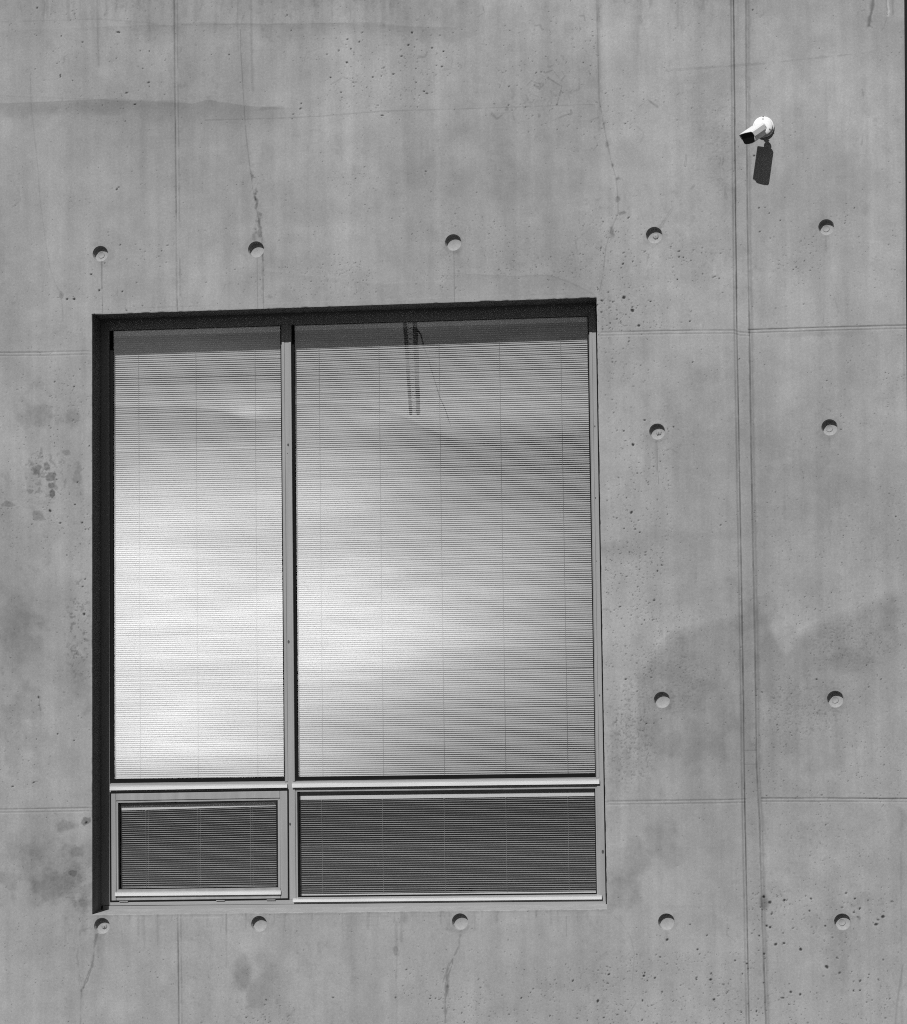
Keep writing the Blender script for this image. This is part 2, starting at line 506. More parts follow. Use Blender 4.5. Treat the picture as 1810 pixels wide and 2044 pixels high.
groove(J0, 0.0048, 0.004, 0.50, 31, 0.45); groove(J0[:3], 0.004, 0.001, 0.25, 30); stroke(off(J0, 6), 0.007, 0.24, 0.6, 32, 0.25); stroke(off(J0, 3), 0.006, -0.05, 0.5, 34)
groove(J1, 0.0048, 0.004, 0.58, 33); groove(J1[:4], 0.0045, 0.001, 0.40, 36); groove(off(J1, -5), 0.006, 0.002, 0.32, 35)
groove(J2, 0.006, 0.003, 0.48, 37); stroke(off(J2, 5), 0.015, 0.24, 0.6, 38, 0.12); stroke(off(J2, -2.5), 0.004, -0.07, 0.5, 39)
stroke(off(J1, 13), 0.045, 0.035, 0.4, 40)
H = [([(-40, 704), (90, 703), (184, 701)], 1), ([(1191, 664), (1330, 660), (1467, 659)], 1), ([(1467, 660.5), (1478, 663), (1496, 664)], 1), ([(1494, 658), (1650, 653), (1812, 649)], 1.5),
     ([(-40, 1616), (90, 1614), (184, 1612)], 0.8), ([(1209, 1599.5), (1350, 1597.5), (1488, 1595.5)], 0.9), ([(1520, 1593), (1660, 1593), (1812, 1594)], 1.4)]
for q, (pp, kk) in enumerate(H):
    groove(pp, 0.004, 0.0025, 0.42 * kk, 50 + q, 0.25); groove(off(pp, 0, 6.5), 0.004, 0.002, 0.24 * kk, 60 + q, 0.3)
    stroke(off(pp, 0, 3.2), 0.006, -0.07, 0.3, 70 + q)
    stroke(off(pp, 0, 9), 0.004, -0.08, 0.6, 75 + q, 0.35)
groove([(1486, 1498), (1509, 1498)], 0.0035, 0.001, 0.25, 80); groove([(1486, 1526), (1511, 1526)], 0.0035, 0.001, 0.3, 81)

# top: drip streaks under the coping and two tide marks
for q in range(120):
    u = rng.uniform(-20, 800) if q < 95 else rng.uniform(1180, 1480)
    ln = rng.gamma(1.5, 20)
    stroke([(u, -40), (u + rng.uniform(-2, 2), ln * .5), (u + rng.uniform(-3, 3), ln)], rng.uniform(0.005, 0.03), rng.uniform(0.03, 0.15), 0.8, q, 0.0, 0, 0.01)
under([(-30, 44), (60, 30), (130, 28), (200, 38), (280, 46), (345, 50), (352, 42), (450, 45), (560, 48), (700, 45), (830, 52), (930, 54)], 22, 0.17, 90)
under([(-30, -40), (900, -40)], 45, 0.22, 89)
stroke([(0, 44), (200, 38), (345, 50), (560, 48), (760, 46)], 0.006, 0.14, 0.7, 91, 0.2)
under([(-40, 188), (80, 192), (200, 198), (345, 203), (385, 206), (412, 200), (455, 205), (500, 211), (585, 216)], 40, 0.20, 92, 0.005, 2.0, True)
stroke([(-40, 190), (200, 199), (345, 203)], 0.006, 0.10, 0.6, 93)
blob(545, 216, 42, 7, 0.2, 94, 0.7)
blob(200, 215, 230, 14, 0.10, 95, 0.8, 5)
stroke([(410, 240), (560, 236), (640, 232), (760, 222), (900, 218), (1050, 213), (1195, 208)], 0.0055, 0.20, 0.6, 96, 0.15)
stroke([(1330, 141), (1460, 132), (1530, 126), (1610, 118), (1740, 104)], 0.007, 0.18, 0.9, 97, 0.2, 0, 0.02)
blob(1000, 40, 130, 60, 0.07, 98); blob(1420, 160, 90, 60, 0.07, 99, 0.9); blob(960, 210, 130, 16, 0.10, 100, 0.8)
blob(880, 350, 190, 50, 0.08, 101, 0.9); blob(1110, 330, 140, 90, 0.06, 102, 0.9); blob(600, 420, 240, 50, 0.05, 103, 0.9)
blob(1440, 330, 60, 90, 0.05, 104, 0.9)
# vertical tone bands
for u, a, wd, v1 in ((1193, 0.15, 0.022, 260), (500, 0.15, 0.014, 180), (193, 0.12, 0.012, 130), (875, -0.06, 0.05, 560), (812, 0.05, 0.05, 600), (690, -0.04, 0.05, 560), (1210, -0.04, 0.04, 650), (1395, 0.05, 0.03, 260), (1090, 0.04, 0.05, 500), (1735, -0.07, 0.03, 520), (1640, 0.03, 0.05, 500)):
    stroke([(u, -60), (u + 2, v1 * 0.6), (u + 4, v1)], wd, a * 1.25, 0.5, int(u), 0.0)
# cracks
A = [(480, 60), (481, 110), (488, 225), (492, 280), (501, 350), (505, 380), (510, 400), (515, 435), (522, 465), (525, 525), (526, 618)]
stroke(A, 0.0045, 0.30, 0.6, 110, 0.1, 0.001)
for u, v, a, b, s in ((504, 352, 4, 8, 0.5), (510, 388, 6, 12, 0.55), (513, 408, 4, 12, 0.45), (517, 450, 6, 36, 0.42), (508, 470, 5, 16, 0.3), (524, 500, 4, 30, 0.42), (524, 560, 4, 40, 0.2), (540, 592, 14, 5, 0.25)):
    blob(u, v, a, b, s, int(u + v), 0.8, 45)
stroke([(513, 515), (513.5, 615)], 0.003, 0.32, 0.3, 112)
B = [(60, 150), (63, 220), (75, 330), (80, 400), (90, 475), (98, 530), (110, 565), (123, 590), (126, 640)]
stroke(B, 0.0045, 0.17, 0.6, 113, 0.1); blob(122, 590, 6, 8, 0.3, 3, 0.8, 30)
C = [(1190, -30), (1193, 90), (1196, 200), (1204, 245), (1212, 287), (1222, 330), (1230, 357), (1233, 397), (1234, 425), (1219, 460), (1209, 495), (1204, 545), (1196, 585)]
stroke(C, 0.005, 0.24, 0.7, 114, 0.05, 0.001)
for u, v, a, b in ((1206, 252, 4, 10), (1212, 287, 6, 8), (1222, 330, 5, 8), (1233, 398, 5, 6), (1219, 465, 6, 14), (1232, 357, 10, 4), (1241, 425, 10, 4)):
    blob(u, v, a, b, 0.4, int(u * v), 0.8, 30)
for pp in ([(1360, 180), (1365, 230), (1370, 280), (1368, 330)], [(1290, 530), (1300, 480), (1340, 420), (1385, 370)], [(1420, 510), (1440, 505), (1500, 500)], [(1720, 180), (1730, 220), (1722, 260), (1718, 310)],
           [(1455, 240), (1446, 280), (1438, 330), (1450, 400)], [(1275, 30), (1290, 60), (1310, 40)]):
    stroke(pp, 0.005, 0.22, 0.9, int(pp[0][0]), 0.35, 0, 0.03)
W_ = [(905, 546), (960, 549), (1020, 552), (1090, 549), (1130, 560), (1165, 577), (1185, 588)]
stroke(W_, 0.006, 0.16, 0.5, 115); under(W_, 16, 0.12, 116)
stroke([(520, 536), (640, 552), (760, 566), (905, 560)], 0.016, -0.05, 0.5, 117); under([(480, 536), (640, 551), (760, 565), (880, 560)], 12, 0.07, 118)
for q in range(45):
    u, v = rng.normal(1080, 85), rng.normal(150, 75)
    a = rng.uniform(-1, 1) * 1.2 + rng.choice([0.2, 1.4])
    l = rng.gamma(2, 5)
    stroke([(u, v), (u + l * math.cos(a), v + l * math.sin(a)), (u + l * 1.7 * math.cos(a + .7), v + l * 1.7 * math.sin(a + .7))], rng.uniform(.004, .008), rng.uniform(.1, .32), 0.9, 900 + q, 0, 0, 0.01)
for q in range(150):
    u, v = (rng.uniform(0, 1812), rng.uniform(0, 2044))
    l = rng.gamma(2, 7); a = rng.uniform(-3, 3)
    stroke([(u, v), (u + l * math.cos(a), v + l * math.sin(a)), (u + l * 1.8 * math.cos(a + .5), v + l * 1.8 * math.sin(a + .5))], rng.uniform(.003, .006), rng.uniform(.06, .2), 0.9, 1200 + q, 0, 0, 0.012)
for q in range(420):
    u, v = (rng.uniform(0, 1812), rng.uniform(0, 2044))
    blob(u, v, rng.gamma(2, 7), rng.gamma(2, 7), rng.choice([-1, 1, 1]) * rng.uniform(.02, .085), 1500 + q, 0.9, 12)
# top right: dark crack with lime runs
stroke([(1745, -30), (1741, 15), (1736, 40), (1734, 52)], 0.016, 0.5, 0.8, 120, 0.0, 0.002); stroke([(1734, 50), (1741, 55)], 0.005, 0.3, 0.5, 121)
stroke([(1769, -30), (1772, 10), (1774, 22), (1772, 32)], 0.010, -0.42, 0.9, 122, 0.2); stroke([(1781, -30), (1782, 28)], 0.010, 0.24, 0.6, 123); stroke([(1768, -20), (1770, 20)], 0.006, 0.22, 0.6, 124)
stroke([(1770, 35), (1764, 55), (1760, 60)], 0.005, 0.2, 0.8, 125); stroke([(1728, 60), (1731, 160), (1726, 240), (1718, 330)], 0.022, -0.06, 0.7, 126)

# left strip
under([(-30, 1150), (60, 1130), (110, 1165), (184, 1150)], 170, 0.09, 130, 0.25)
for u, v, a, b, s in ((75, 935, 9, 13, 0.34), (92, 932, 6, 9, 0.32), (102, 957, 10, 13, 0.36), (105, 982, 6, 9, 0.42), (60, 980, 7, 6, 0.25), (15, 1006, 10, 8, 0.25), (75, 1030, 10, 10, 0.22), (82, 900, 5, 18, 0.2), (132, 905, 8, 8, 0.2),
                      (80, 820, 40, 45, 0.14), (145, 830, 20, 25, 0.16), (158, 950, 10, 40, 0.16), (20, 1230, 70, 70, 0.12), (40, 1290, 60, 60, 0.10), (85, 1245, 18, 14, 0.14), (158, 1305, 14, 14, -0.12), (165, 1215, 8, 14, 0.25),
                      (160, 1360, 25, 70, 0.10), (30, 1450, 60, 120, 0.10), (130, 1650, 22, 14, 0.22), (150, 1700, 26, 24, 0.2), (146, 1742, 8, 8, 0.28), (120, 1760, 80, 60, 0.17), (60, 1720, 90, 70, 0.12), (165, 1800, 20, 60, 0.20), (70, 1680, 80, 50, 0.08), (172, 1640, 8, 8, 0.35)):
    blob(u, v, a, b, s * (1.3 if a > 13 else 1.35), int(u * 3 + v), 0.8 if a > 13 else 0.4, 13 if a > 13 else 22)
stroke([(80, 1390), (78, 1405), (81, 1418)], 0.006, 0.35, 0.9, 131, 0.1)
# below the window
stroke([(184, 1825), (183, 1850), (160, 1858), (154, 1910), (160, 1960), (164, 1990)], 0.005, 0.2, 0.8, 132, 0.1, 0, 0.02)
stroke([(192, 1866), (185, 1923), (172, 1958), (162, 1983)], 0.011, 0.38, 1.0, 133, 0.02, 0.001, 0.03); blob(163, 1978, 7, 10, 0.4, 9, 0.8, 30)
stroke([(162, 1983), (160, 2060)], 0.006, 0.2, 0.6, 134); stroke([(204, 1865), (203, 1930)], 0.03, 0.12, 0.6, 135)
stroke([(920, 1856), (915, 1890), (902, 1918), (893, 1943), (890, 1975), (888, 2040)], 0.010, 0.36, 1.0, 136, 0.05, 0.001, 0.03); blob(893, 1970, 5, 14, 0.35, 5, 0.8, 30); stroke([(896, 1920), (884, 1960)], 0.006, 0.25, 0.8, 137, 0.2)
blob(486, 1945, 18, 50, 0.30, 138, 0.9, 6); blob(525, 1950, 50, 65, 0.17, 139, 0.9, 6); blob(590, 1945, 25, 40, 0.08, 140, 0.9)
stroke([(790, 1840), (793, 1900), (790, 1950)], 0.012, 0.18, 0.9, 141, 0.15); blob(790, 1897, 5, 12, 0.3, 6, 0.8, 30); stroke([(790, 1950), (792, 2060)], 0.01, 0.09, 0.6, 142)
for q in range(70):
    u = rng.uniform(190, 1210); v = np.interp(u, [184, 1211], [1826, 1815])
    stroke([(u, v + 1), (u + rng.uniform(-1, 1), v + rng.gamma(2, 14))], rng.uniform(0.004, 0.013), rng.uniform(0.04, 0.17), 0.6, 500 + q)
stroke([(190, 1828), (700, 1823), (1205, 1817)], 0.010, 0.13, 0.8, 143, 0.1)
stroke([(1213, 1820), (1240, 1840), (1258, 1870), (1266, 1900), (1262, 1960)], 0.005, 0.16, 0.7, 144, 0.1); stroke([(1130, 1828), (1131, 1870)], 0.006, 0.22, 0.9, 145, 0.1)
# right field: the lower lift poured darker, wavy upper edge
under([(1285, 1330), (1310, 1285), (1340, 1255), (1400, 1243), (1450, 1232), (1475, 1205), (1500, 1195), (1530, 1222), (1555, 1275), (1570, 1290), (1595, 1262), (1630, 1240), (1700, 1212), (1750, 1190), (1812, 1172)], 170, 0.25, 150, 0.08, 1.0, True, 0.08)
stroke([(1310, 1285), (1340, 1253), (1400, 1241), (1450, 1230)], 0.016, -0.05, 0.4, 151); stroke([(1570, 1286), (1595, 1258), (1630, 1236), (1700, 1208)], 0.018, -0.045, 0.5, 152)
for u, v, a, b, s in ((1500, 1215, 60, 60, 0.14), (1380, 1360, 90, 60, 0.10), (1640, 1300, 120, 50, 0.05), (1790, 1240, 40, 90, 0.10), (1440, 1450, 90, 80, 0.13), (1320, 1480, 60, 60, 0.12), (1240, 1500, 30, 60, 0.12), (1680, 1320, 110, 35, 0.10), (1260, 1730, 70, 60, 0.16), (1330, 1690, 60, 45, 0.12),
                      (1240, 1790, 40, 40, 0.18), (1650, 1530, 90, 30, 0.10), (1800, 1650, 14, 50, 0.2), (1525, 1795, 10, 16, 0.4), (1540, 1802, 8, 8, 0.35), (1700, 1806, 12, 8, 0.35), (1705, 1795, 40, 24, 0.14), (1660, 1880, 40, 80, 0.10), (1560, 1490, 50, 40, 0.08), (1255, 1090, 90, 30, 0.09), (1420, 1070, 130, 14, 0.07), (1660, 1000, 120, 90, 0.05),
                      (1330, 1410, 24, 40, 0.16), (1680, 1460, 14, 60, 0.10), (1405, 760, 60, 60, 0.05), (1520, 905, 40, 90, 0.07), (1650, 665, 120, 8, 0.12), (1500, 1560, 20, 40, 0.08), (1715, 1832, 5, 6, 0.4), (1766, 1829, 6, 5, 0.35)):
    blob(u, v, a, b, s, int(u * 7 + v), 0.8, 9)
stroke([(1803, 60), (1804, 760)], 0.012, 0.12, 0.5, 153); stroke([(1798, 1700), (1800, 2060)], 0.01, 0.12, 0.7, 154, 0.2); stroke([(1802, 1925), (1790, 2000), (1786, 2060)], 0.01, 0.2, 0.8, 155, 0.1)
# runs below the tie holes
RHV = rng.uniform(0.0455, 0.0488, 14)
HOLES = [(200.2, 506.5, 1), (511, 498, 0), (904.5, 484, 0), (1305.5, 469.5, 2), (1649, 453.5, 1), (1311.5, 861.5, 2), (1655.5, 853, 1), (1321, 1397, 0), (1667, 1395.5, 1),
         (203.5, 1848, 2), (517, 1844, 0), (918, 1839.5, 0), (1330, 1840, 0), (1681, 1840, 1)]
stroke([(203, 522), (203.5, 560), (205, 628)], 0.003, 0.34, 0.4, 160); stroke([(203, 520), (203, 575)], 0.012, 0.22, 0.6, 161); stroke([(906, 500), (907, 606)], 0.003, 0.34, 0.3, 162)
stroke([(1311, 880), (1312, 930), (1314, 966)], 0.0035, 0.36, 0.5, 163); stroke([(1309, 878), (1310, 940)], 0.010, 0.13, 0.6, 164); stroke([(1648, 474), (1648, 500)], 0.012, 0.14, 0.6, 165); stroke([(1655, 872), (1656, 892)], 0.010, 0.14, 0.6, 166)
stroke([(1668, 1413), (1670, 1500)], 0.02, 0.09, 0.6, 167); stroke([(1682, 1857), (1684, 1980)], 0.03, 0.09, 0.7, 168); stroke([(1330, 1858), (1330, 1875)], 0.016, 0.12, 0.6, 169)
for u, v, _ in HOLES:
    blob(u, v, 23, 23, 0.10, int(u + v), 0.35, 14)
blob(203, 1832, 28, 12, 0.15, 6, 0.8, 20)

# air holes: density fields as measured from the photograph (box, number, radius range in m)
FIELDS = [((-20, -20, 1812, 2060), 9500, .0018, 0.0028), ((540, 60, 920, 240), 134, .003, 0.0062), ((0, 20, 330, 230), 72, .003, 0.0062), ((980, 40, 1200, 270), 125, .003, 0.0047), ((560, 90, 920, 230), 167, .002, 0.0031), ((1190, 180, 1470, 260), 134, .0025, 0.0047),
          ((540, 330, 1000, 470), 155, .002, 0.0039), ((180, 480, 370, 640), 146, .002, 0.0047), ((440, 520, 930, 590), 271, .002, 0.0035), ((800, 440, 1200, 560), 438, .002, 0.0031), ((1190, 430, 1460, 660), 438, .002, 0.0051), ((1190, 570, 1330, 660), 167, .002, 0.0047),
          ((1205, 670, 1340, 1130), 543, .002, 0.0047), ((1330, 670, 1480, 1100), 155, .002, 0.0031), ((1208, 1090, 1320, 1480), 647, .002, 0.0047), ((1320, 1120, 1480, 1400), 209, .002, 0.0031), ((1495, 470, 1640, 640), 209, .002, 0.0047), ((1500, 700, 1812, 1130), 343, .002, 0.0035),
          ((1500, 1180, 1812, 1600), 585, .002, 0.0035), ((1520, 1350, 1640, 1600), 155, .002, 0.0047), ((1490, 1590, 1812, 1800), 271, .002, 0.0031), ((1500, 1780, 1812, 2060), 647, .002, 0.0055), ((1190, 1900, 1500, 2060), 438, .002, 0.0055), ((800, 1930, 1220, 2060), 438, .002, 0.0047), ((520, 1990, 900, 2060), 250, .002, 0.0047),
          ((380, 2020, 560, 2060), 62, .002, 0.0039), ((0, 720, 184, 1120), 334, .002, 0.0039), ((60, 780, 184, 1060), 125, .002, 0.0047), ((0, 1160, 184, 1600), 188, .002, 0.0039), ((1480, 400, 1812, 520), 51, .002, 0.0039)]


def pitmark(x0, z0, ra, rb, th, amt):
    pad = max(ra, rb) * 1.3 + S
    i0, i1 = np.searchsorted(xs, (x0 - pad - 0.03, x0 + pad + 0.03)); j0, j1 = np.searchsorted(zs, (z0 - pad - 0.03, z0 + pad + 0.03))
    i0, j0, i1, j1 = max(i0, 0), max(j0, 0), min(i1, nx), min(j1, nz)
    if i1 <= i0 or j1 <= j0: return
    s_ = (slice(j0, j1), slice(i0, i1))
    dx = GX[s_] - x0; dz = GZ[s_] - z0
    c, s = math.cos(th), math.sin(th)
    q = ((dx * c + dz * s) / ra) ** 2 + ((-dx * s + dz * c) / rb) ** 2
    q = q * (0.55 + 0.9 * vnoise(GX[s_], GZ[s_], 140, 5))
    k_ = np.clip(1.35 - q, 0, 1)
    pit[s_] = np.maximum(pit[s_], k_ * amt)  # darkens the pit colour for shade too fine for the mesh to cast
    dep[s_] += k_ * min(ra, rb) * 0.9


for (u0, v0, u1, v1), n, r0, r1 in FIELDS:
    uu = rng.uniform(u0, u1, n); vv = rng.uniform(v0, v1, n)
    X_, Z_ = bpa(uu, vv)
    keep = fbm(X_, Z_, 3.5, 77, 3) + rng.normal(0, 0.16, n) > 0.47
    for x_, z_ in zip(X_[keep], Z_[keep]):
        r = max(0.0023, r0 + (r1 - r0) * rng.random() ** 4.5)
        pitmark(x_, z_, r * rng.uniform(1, 1.8), r * rng.uniform(.7, 1), rng.normal(0.35, 0.45), min(1.0, 0.28 + rng.random() ** 1.3 * 0.62 + max(0, r - 0.003) * 120))
# the large ones that can be told apart
for u, v, a, b, th in ((74, 16, 4, 3, .3), (122, 72, 3.5, 2.5, 0), (235, 64, 6, 3, .2), (238, 65, 4, 3, 0), (114, 127, 3, 2, 0), (70, 138, 3, 2, 0), (145, 161, 3, 2, 0), (120, 150, 4, 3, 1), (457, 109, 4, 3, 0), (573, 30, 3.5, 3, 0), (700, 98, 3, 3, 0), (815, 90, 5, 3.5, .6),
                       (862, 96, 3.5, 3, 0), (785, 148, 6, 3, .1), (692, 125, 4, 4, 0), (744, 154, 4, 3, 0), (660, 155, 4, 3, 0), (830, 137, 4, 2, 0), (882, 133, 5, 2.5, 0), (298, 102, 3, 2, 0), (233, 378, 5, 3, 1.0), (237, 374, 3, 2.4, 0), (250, 242, 3.5, 2, .8), (240, 489, 5, 2.5, .5), (209, 525, 3, 2.5, 0), (182, 548, 5, 4, 0),
                       (198, 580, 4, 4, .5), (244, 582, 4, 3, .6), (134, 597, 4.5, 4, 0), (148, 597, 5, 4.5, 0), (860, 383, 3, 1.6, 1.4), (1355, 513, 4, 3, .3), (1364, 514, 3, 2.5, 0), (1243, 527, 5, 3, .7), (1379, 520, 3, 2, .5), (1200, 600, 4, 3, .8), (1218, 645, 3.2, 3.2, 0), (1245, 594, 6, 6, 1), (1262, 620, 6, 7, 1), (1275, 650, 5, 4, 0), (1377, 641, 4, 3, .5),
                       (1352, 558, 3, 3, 0), (1515, 415, 3.5, 2.5, .3), (1527, 414, 3, 2, .3), (1516, 463, 4, 2.5, .4), (1705, 415, 3, 2, .4), (1535, 426, 3, 2, 1), (1505, 311, 4, 3, .1), (1245, 860, 3.5, 3, .4), (1344, 852, 3, 3, 0), (1382, 723, 4, 2.5, .5), (1476, 716, 5, 2, .5), (1248, 880, 4, 2, 0), (1263, 888, 5, 5, 1), (1260, 1023, 6, 4, 1),
                       (1438, 1048, 4, 2, .3), (1788, 1031, 3, 2.5, 0), (1678, 857, 3, 2, 0), (1524, 1790, 5, 5, .5), (1536, 1801, 6, 5, .4), (1565, 1797, 6, 4, .6), (1540, 1824, 4, 3, 0), (1537, 1851, 5, 4, .2), (1530, 1848, 4, 4, 0), (1548, 1885, 6, 4, .6), (1598, 1895, 5, 5, .3), (1525, 1904, 4, 4, 0), (1762, 1830, 7, 5, .3),
                       (1748, 1845, 8, 4, .2), (1647, 1848, 4, 3, 0), (1706, 1794, 5, 3, .4), (1704, 1821, 4, 3, 0), (1648, 1646, 4, 2.5, 1), (1411, 1867, 5, 2.5, .9), (1331, 1876, 6, 4, .7), (1377, 1845, 3, 2.5, 0), (1392, 1895, 4, 3, .4), (1418, 1955, 5, 4, .6), (1425, 1995, 5, 4, .3), (1390, 1955, 4, 3, 0), (1467, 1917, 4, 3, 0),
                       (1215, 1945, 6, 3, .5), (1143, 1958, 5, 3, .9), (1307, 1952, 4, 3, .5), (1285, 1948, 5, 4, .7), (1193, 1998, 6, 4, 1), (1040, 1992, 4, 3, .5), (1597, 1985, 4, 4, 0), (100, 1020, 5, 6, 1), (164, 1043, 4, 3, .7), (120, 1044, 4, 3, 0), (178, 890, 4, 2, .9), (170, 1156, 4, 2, .4), (165, 1171, 4, 2.5, .7), (168, 1226, 5, 5, 1),
                       (77, 1392, 3, 6, 0), (67, 1562, 7, 2, .4), (25, 1570, 6, 2.5, .1), (172, 1642, 6, 3, .7), (115, 1465, 3.5, 3, 0), (148, 1478, 4, 2, .3), (109, 762, 3.5, 2.5, .8), (148, 772, 4, 3, .5), (1502, 20, 4, 3, .5), (1650, 760, 3, 2, 0), (1578, 1980, 5, 4, .5), (1650, 1930, 5, 7, 1)):
    p_ = bp(u, v)
    pitmark(p_[0], p_[2], a * .52 / 333., b * .52 / 333., th, 1.0)

# honeycombed, rough patches
for u, v, ru, rv, f, amt in ((1255, 1500, 60, 80, 110, 0.3), (1260, 1420, 50, 70, 100, 0.25), (90, 950, 60, 60, 45, 0.3), (155, 1250, 28, 120, 50, 0.35), (1600, 1420, 90, 60, 110, 0.2), (1430, 300, 60, 120, 80, 0.08), (150, 1760, 50, 60, 110, 0.15), (1700, 1280, 90, 60, 110, 0.18), (1330, 1350, 90, 90, 110, 0.15)):
    s_ = box(u - ru * 1.3, v - rv * 1.3, u + ru * 1.3, v + rv * 1.3)
    x, z = GX[s_], GZ[s_]; c = bp(u, v)
    q = np.hypot((x - c[0]) * 333 / ru, (z - c[2]) * 333 / rv)
    k_ = np.clip((1.1 - q) * 2, 0, 1) * np.clip((fbm(x, z, f, u + 3, 3) - 0.60) * 9, 0, 1)
    tone[s_] *= 1 - amt * k_; dep[s_] += 0.0010 * k_

for u, v, a, b, s in ((90, 1700, 150, 150, .11), (40, 1400, 130, 220, .11), (110, 1560, 90, 60, .05), (1330, 1420, 120, 150, .05), (1650, 1330, 170, 110, .06), (110, 820, 110, 120, .05), (1400, 1450, 170, 150, .05), (1330, 1680, 150, 110, .05), (1650, 1420, 160, 110, .04), (300, 60, 300, 60, .04), (930, 320, 300, 130, .05), (1100, 120, 150, 140, .04),
                      (250, 330, 160, 110, -.04), (420, 480, 200, 70, -.03), (1600, 560, 160, 160, -.03), (1650, 300, 130, 160, -.02), (640, 1920, 200, 80, -.03), (1400, 900, 140, 160, -.02), (1680, 1680, 90, 100, -.04), (60, 900, 60, 120, -.04), (1080, 1930, 180, 70, -.03), (140, 1110, 40, 60, -.06)):
    blob(u, v, a, b, s, int(u + 3 * v), 1.0, 3)
# keep the rim of the opening and the free edges in plane
inx = (GX > XL - 0.02) & (GX < XR + 0.02) & (GZ > ZB - 0.03) & (GZ < ZT + 0.03)
dep[inx] *= 0.15
chip = np.clip((fbm(GX, GZ, 20, 301, 4) - 0.5) * 5, 0, 1) * 0.006 + 0.0008
for s_ in ((slice(jB, jT + 1), slice(iL, iL + 1)), (slice(jB, jT + 1), slice(iR, iR + 1)), (slice(jB, jB + 1), slice(iL, iR + 1)), (slice(jT, jT + 1), slice(iL, iR + 1))):
    dep[s_] += chip[s_]

# tie hole cut-outs
RH = 0.0475
faces_ok = np.ones((nz - 1, nx - 1), bool); faces_ok[jB:jT, iL:iR] = False
cx = (GX[:-1, :-1] + GX[1:, 1:]) / 2; cz = (GZ[:-1, :-1] + GZ[1:, 1:]) / 2
hole_pos = []
for (u, v, kind), RH in zip(HOLES, RHV):
    p_ = bp(u, v); hx, hz = p_[0], p_[2]; hole_pos.append((hx, hz, kind, RH))
    i0, i1 = np.searchsorted(xs, (hx - 0.1, hx + 0.1)); j0, j1 = np.searchsorted(zs, (hz - 0.1, hz + 0.1))
    sub = (slice(j0, j1), slice(i0, i1))
    kill = np.hypot(cx[sub] - hx, cz[sub] - hz) < RH
    faces_ok[sub] &= ~kill
    K = np.zeros((j1 - j0 + 1, i1 - i0 + 1), int)
    kk = kill.astype(int)
    K[:-1, :-1] += kk; K[1:, :-1] += kk; K[:-1, 1:] += kk; K[1:, 1:] += kk
    bnd = (K > 0) & (K < 4)
    sv = (slice(j0, j1 + 1), slice(i0, i1 + 1))
    dx = GX[sv] - hx; dz = GZ[sv] - hz; d = np.hypot(dx, dz) + 1e-9
    GX[sv] = np.where(bnd, hx + dx / d * RH, GX[sv]); GZ[sv] = np.where(bnd, hz + dz / d * RH, GZ[sv])
    near = np.clip((d - RH - 0.006) / 0.012, 0, 1)
    dep[sv] *= near; pit[sv] *= near

# assemble the mesh, plus a plain skirt that carries the wall beyond the picture
vid = np.arange(nz * nx).reshape(nz, nx)
jj, ii = np.nonzero(faces_ok)
quads = np.stack([vid[jj, ii], vid[jj, ii + 1], vid[jj + 1, ii + 1], vid[jj + 1, ii]], -1)
V = np.stack([GX.ravel(), dep.ravel(), GZ.ravel()], -1)
tn, pt = tone.ravel(), pit.ravel()
used = np.zeros(len(V), bool); used[quads.ravel()] = True
remap = np.cumsum(used) - 1
V = V[used]; tn = tn[used]; pt = pt[used]; quads = remap[quads]
ex = [(-9, 0, 0), (X0, 0, 0), (X0, 0, Z1), (-9, 0, Z1), (X0, 0, 0), (float(xedge(np.float64(0.2))), 0, 0), (float(GX[0, -1]), 0, Z0), (X0, 0, Z0), (-9, 0, Z1), (float(GX[-1, -1]), 0, Z1), (float(GX[-1, -1]), 0, 9.5), (-9, 0, 9.5)]
nb = len(V)
V = np.concatenate([V, np.array(ex)]); tn = np.concatenate([tn, np.ones(12)]); pt = np.concatenate([pt, np.zeros(12)])
quads = np.concatenate([quads, nb + np.arange(12).reshape(3, 4)])
V = V - np.array([2.0, 0, 0])
me = bpy.data.meshes.new('wall')
me.vertices.add(len(V)); me.vertices.foreach_set('co', V.astype(np.float32).ravel())
me.loops.add(quads.size); me.loops.foreach_set('vertex_index', quads.astype(np.int32).ravel())
me.polygons.add(len(quads)); me.polygons.foreach_set('loop_start', (np.arange(len(quads)) * 4).astype(np.int32))
me.polygons.foreach_set('use_smooth', np.ones(len(quads), bool))
me.update(calc_edges=True)
for nm, arr in (('tone', tn), ('pit', pt)):
    a = me.attributes.new(nm, 'FLOAT', 'POINT'); a.data.foreach_set('value', arr.astype(np.float32))
me.materials.append(M_wall)
wall = bpy.data.objects.new('wall', me); col.objects.link(wall); wall.parent = bld
wall['label'] = 'stained and pitted concrete face with fine formwork joints'

# return wall round the right-hand corner
bm = bmesh.new()
zz = np.linspace(0, 9.5, 40)
a = [bm.verts.new((float(xedge(np.float64(z))) if z > 0.3 else float(xedge(np.float64(0.3))), 0.0, z)) for z in zz]
b = [bm.verts.new((v.co.x, 1.6, v.co.z)) for v in a]
for q in range(len(zz) - 1): bm.faces.new((a[q], b[q], b[q + 1], a[q + 1]))
obj('return_wall', bm, M_conc, bld)
# roof slab closes the top
bm = bmesh.new(); bar(bm, -9, 4.7, 0.02, 6.0, 9.45, 9.62); obj('roof', bm, M_conc, bld)

